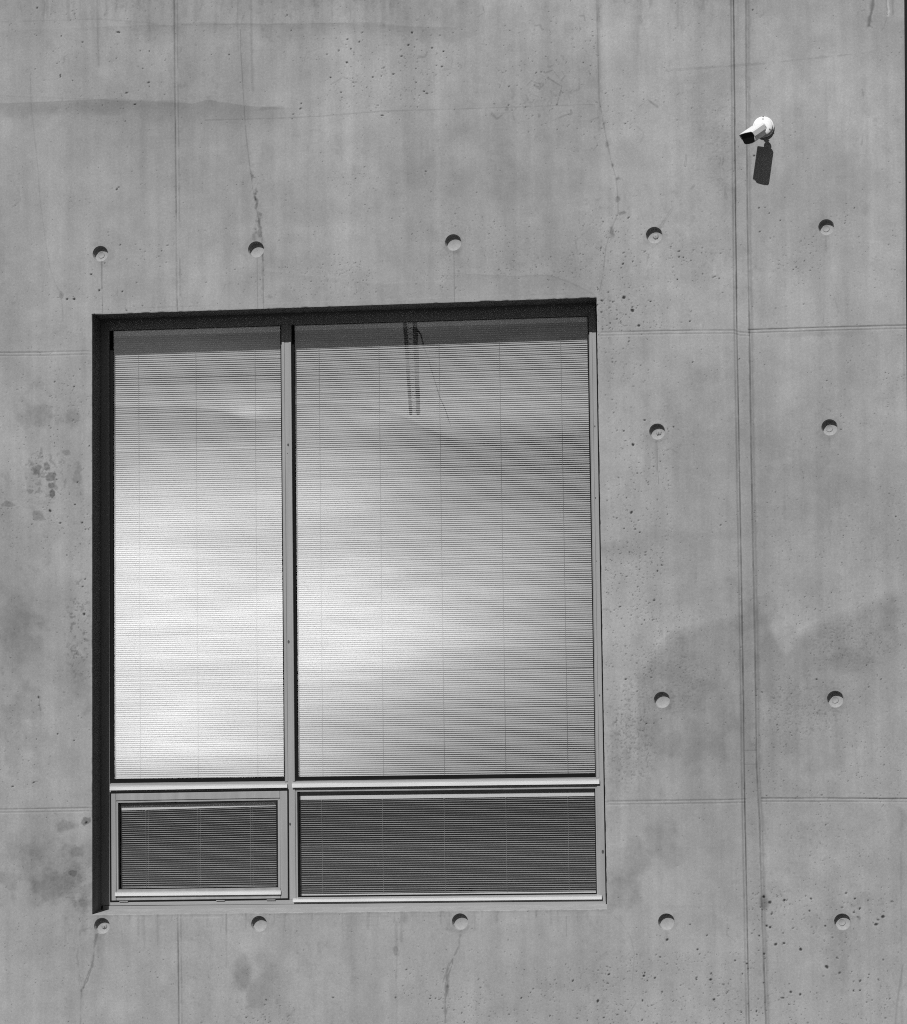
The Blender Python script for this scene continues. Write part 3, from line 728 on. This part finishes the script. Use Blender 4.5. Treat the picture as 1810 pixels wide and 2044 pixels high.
for hx, hz, kind, RH in hole_pos:
    bm = bmesh.new()
    c = (hx, 0.0006, hz); dd = rng.uniform(-0.003, 0.004)
    lathe(bm, c, (0, 1, 0), [(RH + 0.0015, 0), (RH * 0.97, 0.004), (RH * 0.90, 0.031 + dd), (RH * 0.84, 0.0335 + dd), (0.001, 0.034 + dd)], 56, False)
    h = obj('tie_hole', bm, M_plug, bld, True, (hx, 0.0, hz))
    if kind:
        bm = bmesh.new()
        if kind == 1:
            lathe(bm, (hx - 0.003, 0.035 + dd, hz - 0.001), (0, -1, 0), [(0.021, 0), (0.0205, 0.003), (0.018, 0.0042), (0.0172, 0.0028), (0.001, 0.0034)], 36, False)
        else:
            lathe(bm, (hx + 0.006, 0.035 + dd, hz - 0.003), (0, -1, 0), [(0.016, 0), (0.0155, 0.004), (0.010, 0.0075), (0.001, 0.008)], 20, False)
            for v_ in bm.verts: v_.co += Vector((rng.normal(0, .0012), 0, rng.normal(0, .0012)))
        obj('plug', bm, M_plug, h, True)

# ------------------------------------------------------------------ window (part of the building)
P0 = 0.22                                    # depth of the frame face behind the wall face
PG = 0.242                                   # outer face of the glass
win = empty('window', ((XL + XR) / 2, P0, ZB), bld)
win['label'] = 'deep-set four-light timber window with aluminium drip sills'

# reveals: jambs and soffit, coloured darker than the wall to paint in recess shade, run back to the room
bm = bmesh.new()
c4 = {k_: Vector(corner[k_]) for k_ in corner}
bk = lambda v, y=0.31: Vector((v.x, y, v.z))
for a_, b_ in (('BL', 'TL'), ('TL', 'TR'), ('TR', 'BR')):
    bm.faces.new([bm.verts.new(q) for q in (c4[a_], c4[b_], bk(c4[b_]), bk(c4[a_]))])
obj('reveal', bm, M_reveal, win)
# sloping sill with an upstand board at its back
bm = bmesh.new()
sb_l, sb_r = bp(219, 1815.3, 0.212), bp(1208, 1804.6, 0.212)
f = [c4['BL'] + Vector((0, 0.0005, 0)), c4['BR'] + Vector((0, 0.0005, 0)), Vector((c4['BR'].x, 0.212, sb_r[2])), Vector((c4['BL'].x, 0.212, sb_l[2]))]
prism(bm, f, [v - Vector((0, 0, 0.007)) for v in f])
o = obj('sill', bm, M_sill, win)
bm = bmesh.new()
qprism(bm, [(205, 1808.6), (1209, 1798.8), (1209, 1806.5), (205, 1817.5)], 0.2125, 0.30, 0.0)
obj('sill_board', bm, M_woodh, win)

# key lines of the frame, survey coordinates at the frame face


def fx(u0, v0, u1, v1):          # a near-vertical line as a function of v
    return lambda v: u0 + (u1 - u0) * (v - v0) / (v1 - v0)


def fy(u0, v0, u1, v1):          # a near-horizontal line as a function of u
    return lambda u: v0 + (v1 - v0) * (u - u0) / (u1 - u0)


def knots(bm, pts, y):
    for u, v, r in pts:
        k0 = len(bm.faces); c = Vector(bp(u, v, y)); vs = []
        for q in range(12):
            a = q * math.pi / 6
            vs.append(bm.verts.new(c + Vector((math.cos(a) * r * .8, -0.0005 if q % 2 else -0.0004, math.sin(a) * r * 1.3))))
        f = bm.faces.new(vs); f.material_index = 1


M_knot = plain('wood_knot', 0.045, 0.7, 0, 0.5, 300)
l_in = fx(217.2, 660, 219.0, 1560)           # left stile, inner edge
m_l = fx(562.2, 650, 570.0, 1560)            # mullion left / right
m_r = fx(580.6, 648, 588.6, 1560)
r_in = fx(1175.5, 630, 1190.6, 1557)         # right stile, inner edge
t_in = fy(220, 658.8, 1175.5, 629.8)         # head, lower edge
tr_t = fy(220, 1564.5, 1196, 1552.5)         # transom top / bottom
tr_b = fy(220, 1583.0, 1196, 1575.5)
tr_b2 = fy(585, 1576.4, 1190, 1569.5)         # lower edge over the fixed light
b_t = fy(221, 1798.8, 1200, 1789.5)          # bottom rail top / bottom
b_b = fy(221, 1807.6, 1208, 1799.8)


def isect(fv, fu):
    v = 1000.0
    for _ in range(12):
        u = fv(v); v = fu(u)
    return (u, v)


def stile(bm, la, lb, ta, tb, y0, y1, bev=0.0015):
    """upright between lines la | lb, from head line ta to foot line tb"""
    qprism(bm, [isect(la, ta), isect(lb, ta), isect(lb, tb), isect(la, tb)], y0, y1, bev)


sh = lambda f_, d: (lambda x: f_(x) + d)
bm = bmesh.new(); stile(bm, fx(188, 600, 190, 1830), l_in, sh(t_in, -34), b_b, P0, 0.305); obj('frame_stile', bm, M_wood, win)
bm = bmesh.new(); stile(bm, r_in, sh(r_in, 24), sh(t_in, -34), sh(b_t, 0.5), P0, 0.305); knots(bm, [(1187, 851, .0045), (1188.5, 994, .0045), (1196.5, 1388, .005), (1203, 1700, .009), (1190, 1120, .003)], P0); obj('frame_stile', bm, M_wood, win, mat2=M_knot)
bm = bmesh.new(); qprism(bm, [isect(l_in, sh(t_in, -34)), isect(r_in, sh(t_in, -34)), isect(r_in, t_in), isect(l_in, t_in)], P0 + 0.001, 0.304); obj('head', bm, M_woodh, win)
bm = bmesh.new(); stile(bm, m_l, m_r, t_in, b_t, P0, 0.303); knots(bm, [(575, 888, .007), (574, 905, .003), (576, 1281, .008), (579, 1645, .007)], P0); obj('mullion', bm, M_wood, win, mat2=M_knot)
bm = bmesh.new(); qprism(bm, [isect(l_in, b_t), isect(sh(r_in, 20), b_t), isect(sh(r_in, 20), b_b), isect(l_in, b_b)], P0 - 0.001, 0.305); obj('bottom_rail', bm, M_woodh, win)
for la, lb, tb in ((l_in, m_l, tr_b), (m_r, r_in, tr_b2)):
    bm = bmesh.new(); qprism(bm, [isect(la, tr_t), isect(lb, tr_t), isect(lb, tb), isect(la, tb)], P0 + 0.0015, 0.302); obj('transom', bm, M_woodh, win)


def ring(bm, L, Rr, T, B, wd, y0, y1, wb=None, bev=0.001, wr=None, wt=None):
    """mitred bead: four bars inside the lines L, Rr, T, B"""
    wb = wd if wb is None else wb; wr = wd if wr is None else wr; wt = wd if wt is None else wt
    o4 = [isect(L, T), isect(Rr, T), isect(Rr, B), isect(L, B)]
    i4 = [isect(sh(L, wd), sh(T, wt)), isect(sh(Rr, -wr), sh(T, wt)), isect(sh(Rr, -wr), sh(B, -wb)), isect(sh(L, wd), sh(B, -wb))]
    for q in range(4):
        r = (q + 1) % 4
        qprism(bm, [o4[q], o4[r], i4[r], i4[q]], y0, y1, bev)


# glazing beads, gaskets widened in black as painted rebate shade, and panes
LITES = {'tl': (l_in, m_l, t_in, tr_t), 'tr': (m_r, r_in, t_in, tr_t), 'br': (m_r, sh(r_in, 1.0), tr_b2, b_t)}
for key, (L, Rr, T, B) in LITES.items():
    wd = 1.3 if key != 'br' else 4.2
    bm = bmesh.new(); ring(bm, L, Rr, T, B, wd, P0 + 0.006 if key == 'br' else P0 + 0.012, PG - 0.001); obj('glazing_bead', bm, M_wood, win)
    bm = bmesh.new(); ring(bm, sh(L, wd), sh(Rr, -wd), sh(T, wd * 0.6), sh(B, -wd), {'tl': 7.0, 'tr': 5.0, 'br': 3.6}[key], P0 + 0.014, PG + 0.001, 8.5 if key != 'br' else 3.5, 0, 1.8, 0.9); obj('gasket_shade_ring', bm, M_gasket, win)
    bm = bmesh.new(); qprism(bm, [isect(sh(L, -1), sh(T, -1)), isect(sh(Rr, 1), sh(T, -1)), isect(sh(Rr, 1), sh(B, 1)), isect(sh(L, -1), sh(B, 1))], PG, PG + 0.006, 0); obj('pane', bm, M_glass, win)
# extra inner bead seen on the mullion and right stile of the tall lights
bm = bmesh.new(); stile(bm, sh(m_l, -0.2), sh(m_l, 4.6), sh(t_in, 0.5), tr_t, P0 - 0.004, P0 + 0.01, 0.001); obj('cover_strip', bm, M_wood, win)
bm = bmesh.new(); stile(bm, sh(m_r, -4.4), sh(m_r, -0.4), sh(t_in, 0.5), tr_t, P0 - 0.003, P0 + 0.01, 0.001); obj('cover_strip', bm, M_wood, win)
bm = bmesh.new(); stile(bm, sh(r_in, 0.3), sh(r_in, 5.2), sh(t_in, 0.5), tr_t, P0 - 0.003, P0 + 0.01, 0.001); obj('cover_strip', bm, M_wood, win)

c_ln = fx(1190.3, 594, 1211.2, 1813.7)
bm = bmesh.new(); stile(bm, sh(c_ln, -2.4), sh(c_ln, 4), sh(t_in, -30), sh(b_b, 2), P0 - 0.0025, P0 + 0.01, 0); obj('sealant', bm, M_gasket, win)
# casement at lower left
cl_l = fx(221.6, 1584, 222.6, 1798); cl_r = fx(573.2, 1578, 574.6, 1794)
cl_t = fy(221, 1584.2, 573.4, 1578.4); cl_b = fy(222, 1797.6, 574.6, 1793.0)
cas = 'casement'
bm = bmesh.new()
stile(bm, cl_l, sh(cl_l, 9.2), cl_t, cl_b, P0 - 0.008, 0.30); stile(bm, sh(cl_r, -14.6), cl_r, cl_t, cl_b, P0 - 0.008, 0.30)
stile(bm, sh(cl_l, 9.6), sh(cl_r, -15.0), cl_t, sh(cl_t, 14), P0 - 0.0070, 0.30); stile(bm, sh(cl_l, 9.6), sh(cl_r, -15.0), sh(cl_b, -20), cl_b, P0 - 0.0070, 0.30)
o = obj(cas, bm, M_wood, win); o['label'] = 'bottom-hung casement sash'
bm = bmesh.new(); ring(bm, sh(cl_l, -3.0), sh(cl_r, 3.0), sh(cl_t, -3.2), sh(cl_b, 3.2), 4.0, P0 - 0.0018, P0 + 0.01, None, 0)
obj('gasket_shade_ring', bm, M_gasket, win)  # black ring painted in for the shaded gap around the sash
cgl, cgr, cgt, cgb = sh(cl_l, 9.2), sh(cl_r, -14.6), sh(cl_t, 14), sh(cl_b, -20)
bm = bmesh.new(); ring(bm, cgl, cgr, cgt, cgb, 4.6, P0 - 0.001, PG - 0.001, 2); obj('glazing_bead', bm, M_wood, win)
bm = bmesh.new(); ring(bm, sh(cgl, 4.6), sh(cgr, -4.6), sh(cgt, 4.6), sh(cgb, -2), 3.4, P0 + 0.012, PG + 0.001, 2.6, 0, 1.2, 1.0); obj('gasket_shade_ring', bm, M_gasket, win)  # rubber band, wider at left and bottom to paint in rebate shade
bm = bmesh.new(); qprism(bm, [isect(sh(cgl, 1), sh(cgt, 1)), isect(sh(cgr, -1), sh(cgt, 1)), isect(sh(cgr, -1), sh(cgb, -1)), isect(sh(cgl, 1), sh(cgb, -1))], PG, PG + 0.006, 0); obj('pane', bm, M_glass, win)
for u in (247, 440, 541):
    bm = bmesh.new(); p_ = bp(u, b_t(u) + 0.6, P0 - 0.006)
    tube(bm, [(p_[0] - 0.026, p_[1], p_[2]), (p_[0] - 0.02, p_[1], p_[2]), (p_[0] + 0.02, p_[1], p_[2]), (p_[0] + 0.026, p_[1], p_[2])], 0.003, 10)
    obj('hinge', bm, M_wood, win, True)


# drip sills: folded aluminium with a sloped top, a nose and a turned-down front
def drip(ul, vl, ur, vr, vbl, vbr, y_f):
    a0, a1 = Vector(bp(ul, vl + 3.4, y_f)), Vector(bp(ur, vr + 3.4, y_f))     # nose
    b0, b1 = Vector(bp(ul, vbl, y_f)), Vector(bp(ur, vbr, y_f))               # lower lip
    up = 0.012; yb = PG - 0.002
    t0, t1 = Vector((a0.x, yb, a0.z + up)), Vector((a1.x, yb, a1.z + up))
    bm = bmesh.new()
    def prof(a, b, t): return [t, a + Vector((0, 0.004, 0.0013)), a, a - Vector((0, -0.0002, 0.004)), b, b + Vector((0, 0.002, -0.0008)), Vector((b.x, y_f + 0.004, b.z + 0.002)), Vector((a.x, y_f + 0.005, a.z - 0.003)), Vector((t.x, t.y, t.z - 0.004))]
    prism(bm, prof(a0, b0, t0), prof(a1, b1, t1))
    obj('drip_sill', bm, M_alu, win)


drip(219.0, 1566.5, 573.2, 1562.0, 1577.6, 1572.0, P0 - 0.014)
drip(582.6, 1559.8, 1196.2, 1553.2, 1572.0, 1564.6, P0 - 0.015)
drip(229.2, 1778.4, 560.2, 1774.4, 1788.6, 1785.2, P0 - 0.020)
drip(584.2, 1791.2, 1201.0, 1785.0, 1800.6, 1795.0, P0 - 0.020)
bm = bmesh.new(); qprism(bm, [(1203, 1790.5), (1210, 1790.4), (1210, 1799), (1203, 1799)], P0 - 0.002, 0.25); obj('rail_end', bm, M_woodh, win)

# dim room behind the blinds
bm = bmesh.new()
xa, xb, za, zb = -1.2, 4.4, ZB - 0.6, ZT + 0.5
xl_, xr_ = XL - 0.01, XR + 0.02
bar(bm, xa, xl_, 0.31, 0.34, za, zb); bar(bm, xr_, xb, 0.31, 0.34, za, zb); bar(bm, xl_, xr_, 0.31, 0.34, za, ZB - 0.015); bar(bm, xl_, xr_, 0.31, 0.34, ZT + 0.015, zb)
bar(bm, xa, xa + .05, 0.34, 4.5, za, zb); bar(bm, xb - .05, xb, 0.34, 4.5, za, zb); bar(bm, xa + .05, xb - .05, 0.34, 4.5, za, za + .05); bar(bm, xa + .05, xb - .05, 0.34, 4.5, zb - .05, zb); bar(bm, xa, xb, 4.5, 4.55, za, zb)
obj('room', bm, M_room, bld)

# ------------------------------------------------------------------ venetian blinds
YB = 0.268


def slatmesh(bm, p, q, z_off, th, chord=0.0162, sag=0.0, nseg=3, jit=0.0):
    """one crowned slat from p to q (ends on its axis), outer edge down by th"""
    c, s = math.cos(th), math.sin(th)
    prof = []
    for t in (-1, -0.35, 0.35, 1):
        h = chord / 2 * t; cr = 0.0012 * (1 - t * t)
        prof.append((h * c - cr * s, h * s + cr * c))
    prof += [(y + 0.00025 * s, z - 0.00025 * c) for y, z in prof[::-1]]
    rings = []
    for k_ in range(nseg + 1):
        f_ = k_ / nseg; b_ = p.lerp(q, f_)
        dz = sag * math.sin(math.pi * f_) + jit * rng.normal()
        da = jit * 20 * rng.normal()
        rings.append([bm.verts.new((b_.x, YB + y + da * 0.002, b_.z + z + dz)) for y, z in prof])
    n = len(prof)
    for a, b in zip(rings, rings[1:]):
        for i in range(n): bm.faces.new((a[i], a[(i + 1) % n], b[(i + 1) % n], b[i]))
    bm.faces.new(rings[0]); bm.faces.new(rings[-1][::-1])


def blind(name, label, tl, tr, bl, br, hh, theta, cords, drop, lift=False, jit=0.0):
    """corner survey points of the slat field (headrail top at tl-tr, last slat at bl-br)"""
    TLp, TRp, BLp, BRp = (Vector(bp(u, v, YB)) for u, v in (tl, tr, bl, br))
    root = empty(name, ((TLp.x + TRp.x) / 2, YB, TLp.z))
    tag(root, label, 'blind', 'venetian blinds in the concrete window')
    h = hh / 333.0
    bm = bmesh.new()
    f = [TLp, TRp, TRp - Vector((0, 0, h)), TLp - Vector((0, 0, h))]
    prism(bm, [v + Vector((0, -0.011, 0)) for v in f], [v + Vector((0, 0.014, 0)) for v in f], 0.001)
    obj('headrail', bm, M_head, root)
    bm = bmesh.new()
    H_ = ((TLp.z - BLp.z) + (TRp.z - BRp.z)) / 2 - h
    n = int(round(H_ / 0.01232)); dz0 = h + 0.006
    for k_ in range(n):
        f_ = k_ / (n - 1)
        a = (TLp - Vector((0, 0, dz0))).lerp(BLp, f_); b = (TRp - Vector((0, 0, dz0))).lerp(BRp, f_)
        a = a.lerp(b, rng.uniform(-0.0006, 0.0006)); e = rng.normal(0, 0.00045 if n > 80 else 0.0002)
        slatmesh(bm, a + Vector((0, 0, e + rng.normal(0, .0004))), b + Vector((0, 0, e + rng.normal(0, .0004))), 0, theta + rng.normal(0, 0.05 if n > 80 else 0.025), jit=jit, nseg=3 if jit == 0 else 7)
    obj('slats', bm, M_slat, root)
    bm = bmesh.new()
    b0, b1 = BLp - Vector((0, 0, drop)), BRp - Vector((0, 0, drop))
    f = [b0, b1, b1 - Vector((0, 0, 0.012)), b0 - Vector((0, 0, 0.012))]
    prism(bm, [v + Vector((0, -0.008, 0)) for v in f], [v + Vector((0, 0.008, 0)) for v in f], 0.002)
    obj('bottom_rail', bm, M_head, root)
    for u in cords:
        f_ = (u - bl[0]) / (br[0] - bl[0])
        top = TLp.lerp(TRp, f_) - Vector((0, 0, h)); bot = b0.lerp(b1, f_)
        bm = bmesh.new()
        for yy in (-0.0105, 0.0105):
            tube(bm, [top + Vector((0, yy, 0)), bot + Vector((0, yy, 0))], 0.0008, 5)
        lathe(bm, top + Vector((0, -0.008, -0.004)), (0, 0, 1), [(0.004, -0.002), (0.004, 0.003)], 8)
        c_ = obj('ladder_cord', bm, M_cord, root)
        if lift:
            bm = bmesh.new(); off_ = Vector((0.0135, -0.004, 0)); tube(bm, [top + off_, bot + off_], 0.0007, 5); obj('lift_cord', bm, M_cord, root)
    return root


TH1, TH2 = R_(46), R_(9)
blind('venetian_blind', 'tall narrow white venetian blind closed behind the left upper pane, above the small casement', (223.6, 660.4), (559.8, 651.2), (227.6, 1556.5), (566.4, 1551.6), 12.0, TH1, (281, 396.5, 515), 0.010)
blind('venetian_blind', 'tall wide white venetian blind closed behind the big pane that mirrors the crane boom', (588.0, 649.0), (1171.2, 631.0), (595.6, 1549.0), (1187.6, 1541.8), 12.0, TH1, (645, 767, 889, 1011, 1134), 0.010)
blind('venetian_blind', 'small short venetian blind with slats tilted open, inside the framed lower left casement', (242.0, 1608.6), (551.2, 1599.8), (243.0, 1770.0), (552.2, 1766.2), 9.2, TH2, (293, 397, 501.5), 0.006, True, 0.00025)
blind('venetian_blind', 'wide short venetian blind with slats tilted open, behind the lower right pane under the crosspiece', (594.6, 1588.6), (1187.6, 1580.6), (597.0, 1783.0), (1190.6, 1777.0), 8.0, TH2, (645.5, 767.5, 891, 1014, 1137), 0.006)

# ------------------------------------------------------------------ security camera on the wall
base = Vector(bp(1523.6, 254.3, 0.0))
root = empty('security_camera', base)
tag(root, 'white bullet security camera on a round base beside the right-hand vertical joint', 'camera')
yn = Vector((0, -1, 0))
bm = bmesh.new(); lathe(bm, base, yn, [(0.060, -0.002), (0.0612, 0.003), (0.0612, 0.015), (0.059, 0.019), (0.02, 0.0195)], 56); obj('base_plate', bm, M_cam, root, True)
bm = bmesh.new(); lathe(bm, base + yn * 0.019, yn, [(0.0535, 0.001), (0.0535, 0.011), (0.050, 0.015), (0.034, 0.021), (0.012, 0.023)], 56); obj('mount_cover', bm, M_cam, root, True)
for q, r_, h_ in ((90, 0.058, 0.019), (90, 0.041, 0.037), (-28, 0.043, 0.037), (-22, 0.0575, 0.019)):
    c_ = base + Vector((math.cos(R_(q)) * r_, -h_, math.sin(R_(q)) * r_))
    bm = bmesh.new(); lathe(bm, c_, yn, [(0.0045, -0.001), (0.0045, 0.0016), (0.001, 0.0018)], 16); obj('screw', bm, M_screw, root)
Fp = Vector(bp(1492.6, 275.4, -0.262)); Bp = Vector(bp(1516.5, 259.0, -0.118))
Bp = Bp + (Fp - Bp).normalized() * 0.014
ax = (Fp - Bp).normalized(); LB = (Fp - Bp).length
rt = ax.cross(Vector((0, 0, 1))).normalized()
if rt.x < 0: rt = -rt
up = rt.cross(ax).normalized()
if up.z < 0: up = -up
rt0, up0 = rt.copy(), up.copy(); ro = R_(7)
rt = rt0 * math.cos(ro) + up0 * math.sin(ro); up = up0 * math.cos(ro) - rt0 * math.sin(ro)
P_ = lambda r, u, a: Bp + rt * r + up * u + ax * a
W2, TOP, BOT = 0.040, 0.030, -0.038
sec = [(-W2, 0.024), (-0.036, TOP), (0.036, TOP), (W2, 0.024), (W2 + 0.001, 0.0), (W2 - 0.003, -0.025), (0.030, -0.034), (0.010, BOT), (-0.010, BOT), (-0.030, -0.034), (-W2 + 0.002, -0.027), (-W2 - 0.001, 0.0)]
bm = bmesh.new()
prism(bm, [P_(r, u, 0.0) for r, u in sec], [P_(r, u, LB - 0.004) for r, u in sec], 0.002)
obj('housing', bm, M_cam, root)
bm = bmesh.new()
prism(bm, [P_(r * .955, u * .94, LB - 0.006) for r, u in sec], [P_(r * .955, u * .94, LB - 0.0015) for r, u in sec], 0.001)
obj('front_window', bm, M_black, root)
# hood: bent sheet over top and upper sides, running past the front
hs = [(-W2 - 0.0045, -0.001), (-W2 - 0.0035, 0.027), (-0.037, 0.0345), (0.0, 0.0365), (0.037, 0.0345), (W2 + 0.0035, 0.027), (W2 + 0.0045, -0.001)]
hi_ = [(r * 0.955, u - 0.0022 if u > 0.03 else u) for r, u in hs]
bm = bmesh.new()
A0 = [bm.verts.new(P_(r, u, -0.006)) for r, u in hs]; A1 = [bm.verts.new(P_(r, u, LB + (0.016 if u > 0.03 else (0.010 if u > 0.02 else -0.004)))) for r, u in hs]
I0 = [bm.verts.new(P_(r, u, -0.006)) for r, u in hi_]; I1 = [bm.verts.new(P_(r, u, LB + (0.016 if u > 0.028 else (0.010 if u > 0.02 else -0.004)))) for r, u in hi_]
n = len(hs)
for i in range(n - 1):
    bm.faces.new((A0[i], A0[i + 1], A1[i + 1], A1[i])); bm.faces.new((I0[i + 1], I0[i], I1[i], I1[i + 1]))
    bm.faces.new((A0[i + 1], A0[i], I0[i], I0[i + 1])); bm.faces.new((A1[i], A1[i + 1], I1[i + 1], I1[i]))
for i in (0, n - 1): bm.faces.new((A0[i], A1[i], I1[i], I0[i]))
obj('sun_hood', bm, M_cam, root)
# bracket: swivel neck between the mount and the housing
nk = base + yn * 0.038
jn = P_(0.006, -0.004, -0.034)
bm = bmesh.new(); tube(bm, [nk - yn * 0.002, nk + yn * 0.02, nk.lerp(jn, 0.6), jn], 0.0165, 20); obj('neck', bm, M_cam, root, True)
bm = bmesh.new(); bmesh.ops.create_uvsphere(bm, u_segments=24, v_segments=14, radius=0.0215, matrix=Matrix.Translation(jn)); obj('swivel_joint', bm, M_cam, root, True)
bm = bmesh.new(); lathe(bm, jn, ax, [(0.016, 0.0), (0.016, 0.036)], 24); obj('collar', bm, M_cam, root, True)

# ------------------------------------------------------------------ crane whose boom passes overhead; seen mirrored in the glass


def mirror(u, v, path):
    """point whose reflection in the glass plane is met along the sight line u, v at this path length"""
    d = ray(u, v); d = d / d[1]
    p = CAM + d * path
    return Vector((p[0], 2 * PG - p[1], p[2]))


cr = empty('tower_crane', mirror(815, 700, 110))
tag(cr, 'dark lattice crane boom mirrored in the top of the big window pane', 'crane')
NA, FA = 62.0, 136.0
cl0, cl1 = mirror(804.5, 590, NA + 33), mirror(819.7, 826, FA)
cr0, cr1 = mirror(825.5, 590, NA + 33), mirror(834.2, 826, FA)
bm = bmesh.new()
for a, b, r in ((cl0, cl1, 0.062), (cr0, cr1, 0.064)): tube(bm, [a, b], r, 8)
N = 26
for q in range(N):
    f0, f1 = q / N, (q + 1) / N
    tube(bm, [cl0.lerp(cl1, f0), cr0.lerp(cr1, f1)], 0.009, 5); tube(bm, [cr0.lerp(cr1, f0), cl0.lerp(cl1, f1)], 0.009, 5)
obj('boom', bm, M_crane, cr)
bm = bmesh.new()
pts = [(826, 641), (829, 652), (833, 659), (840, 668), (843.5, 683), (847, 696), (855, 716), (859, 732), (865, 752), (872, 774), (877, 792), (882, 802), (891, 824), (899, 850)]
tube(bm, [mirror(u, v, 110) for u, v in pts[:6]], 0.026, 6)
obj('hose', bm, M_crane, cr)
bm = bmesh.new(); tube(bm, [mirror(u, v, 110) for u, v in pts[5:]], 0.012, 6); obj('cable', bm, M_crane, cr)
bm = bmesh.new(); tube(bm, [mirror(u, v, 110) for u, v in ((833, 659), (834.5, 700), (836, 760), (838, 826))], 0.013, 6); obj('cable', bm, M_crane, cr)

# ------------------------------------------------------------------ output
sc.render.engine = 'CYCLES'
sc.view_settings.view_transform = 'Standard'; sc.view_settings.look = 'None'
sc.view_settings.exposure = 0.0; sc.view_settings.gamma = 1.0
sc.cycles.use_denoising = False
sc.cycles.pixel_filter_type = 'BLACKMAN_HARRIS'; sc.cycles.filter_width = 1.05
sc.cycles.max_bounces = 10; sc.cycles.transparent_max_bounces = 16; sc.cycles.diffuse_bounces = 4
sc.cycles.caustics_reflective = False; sc.cycles.caustics_refractive = False
sc.cycles.sample_clamp_indirect = 1.5
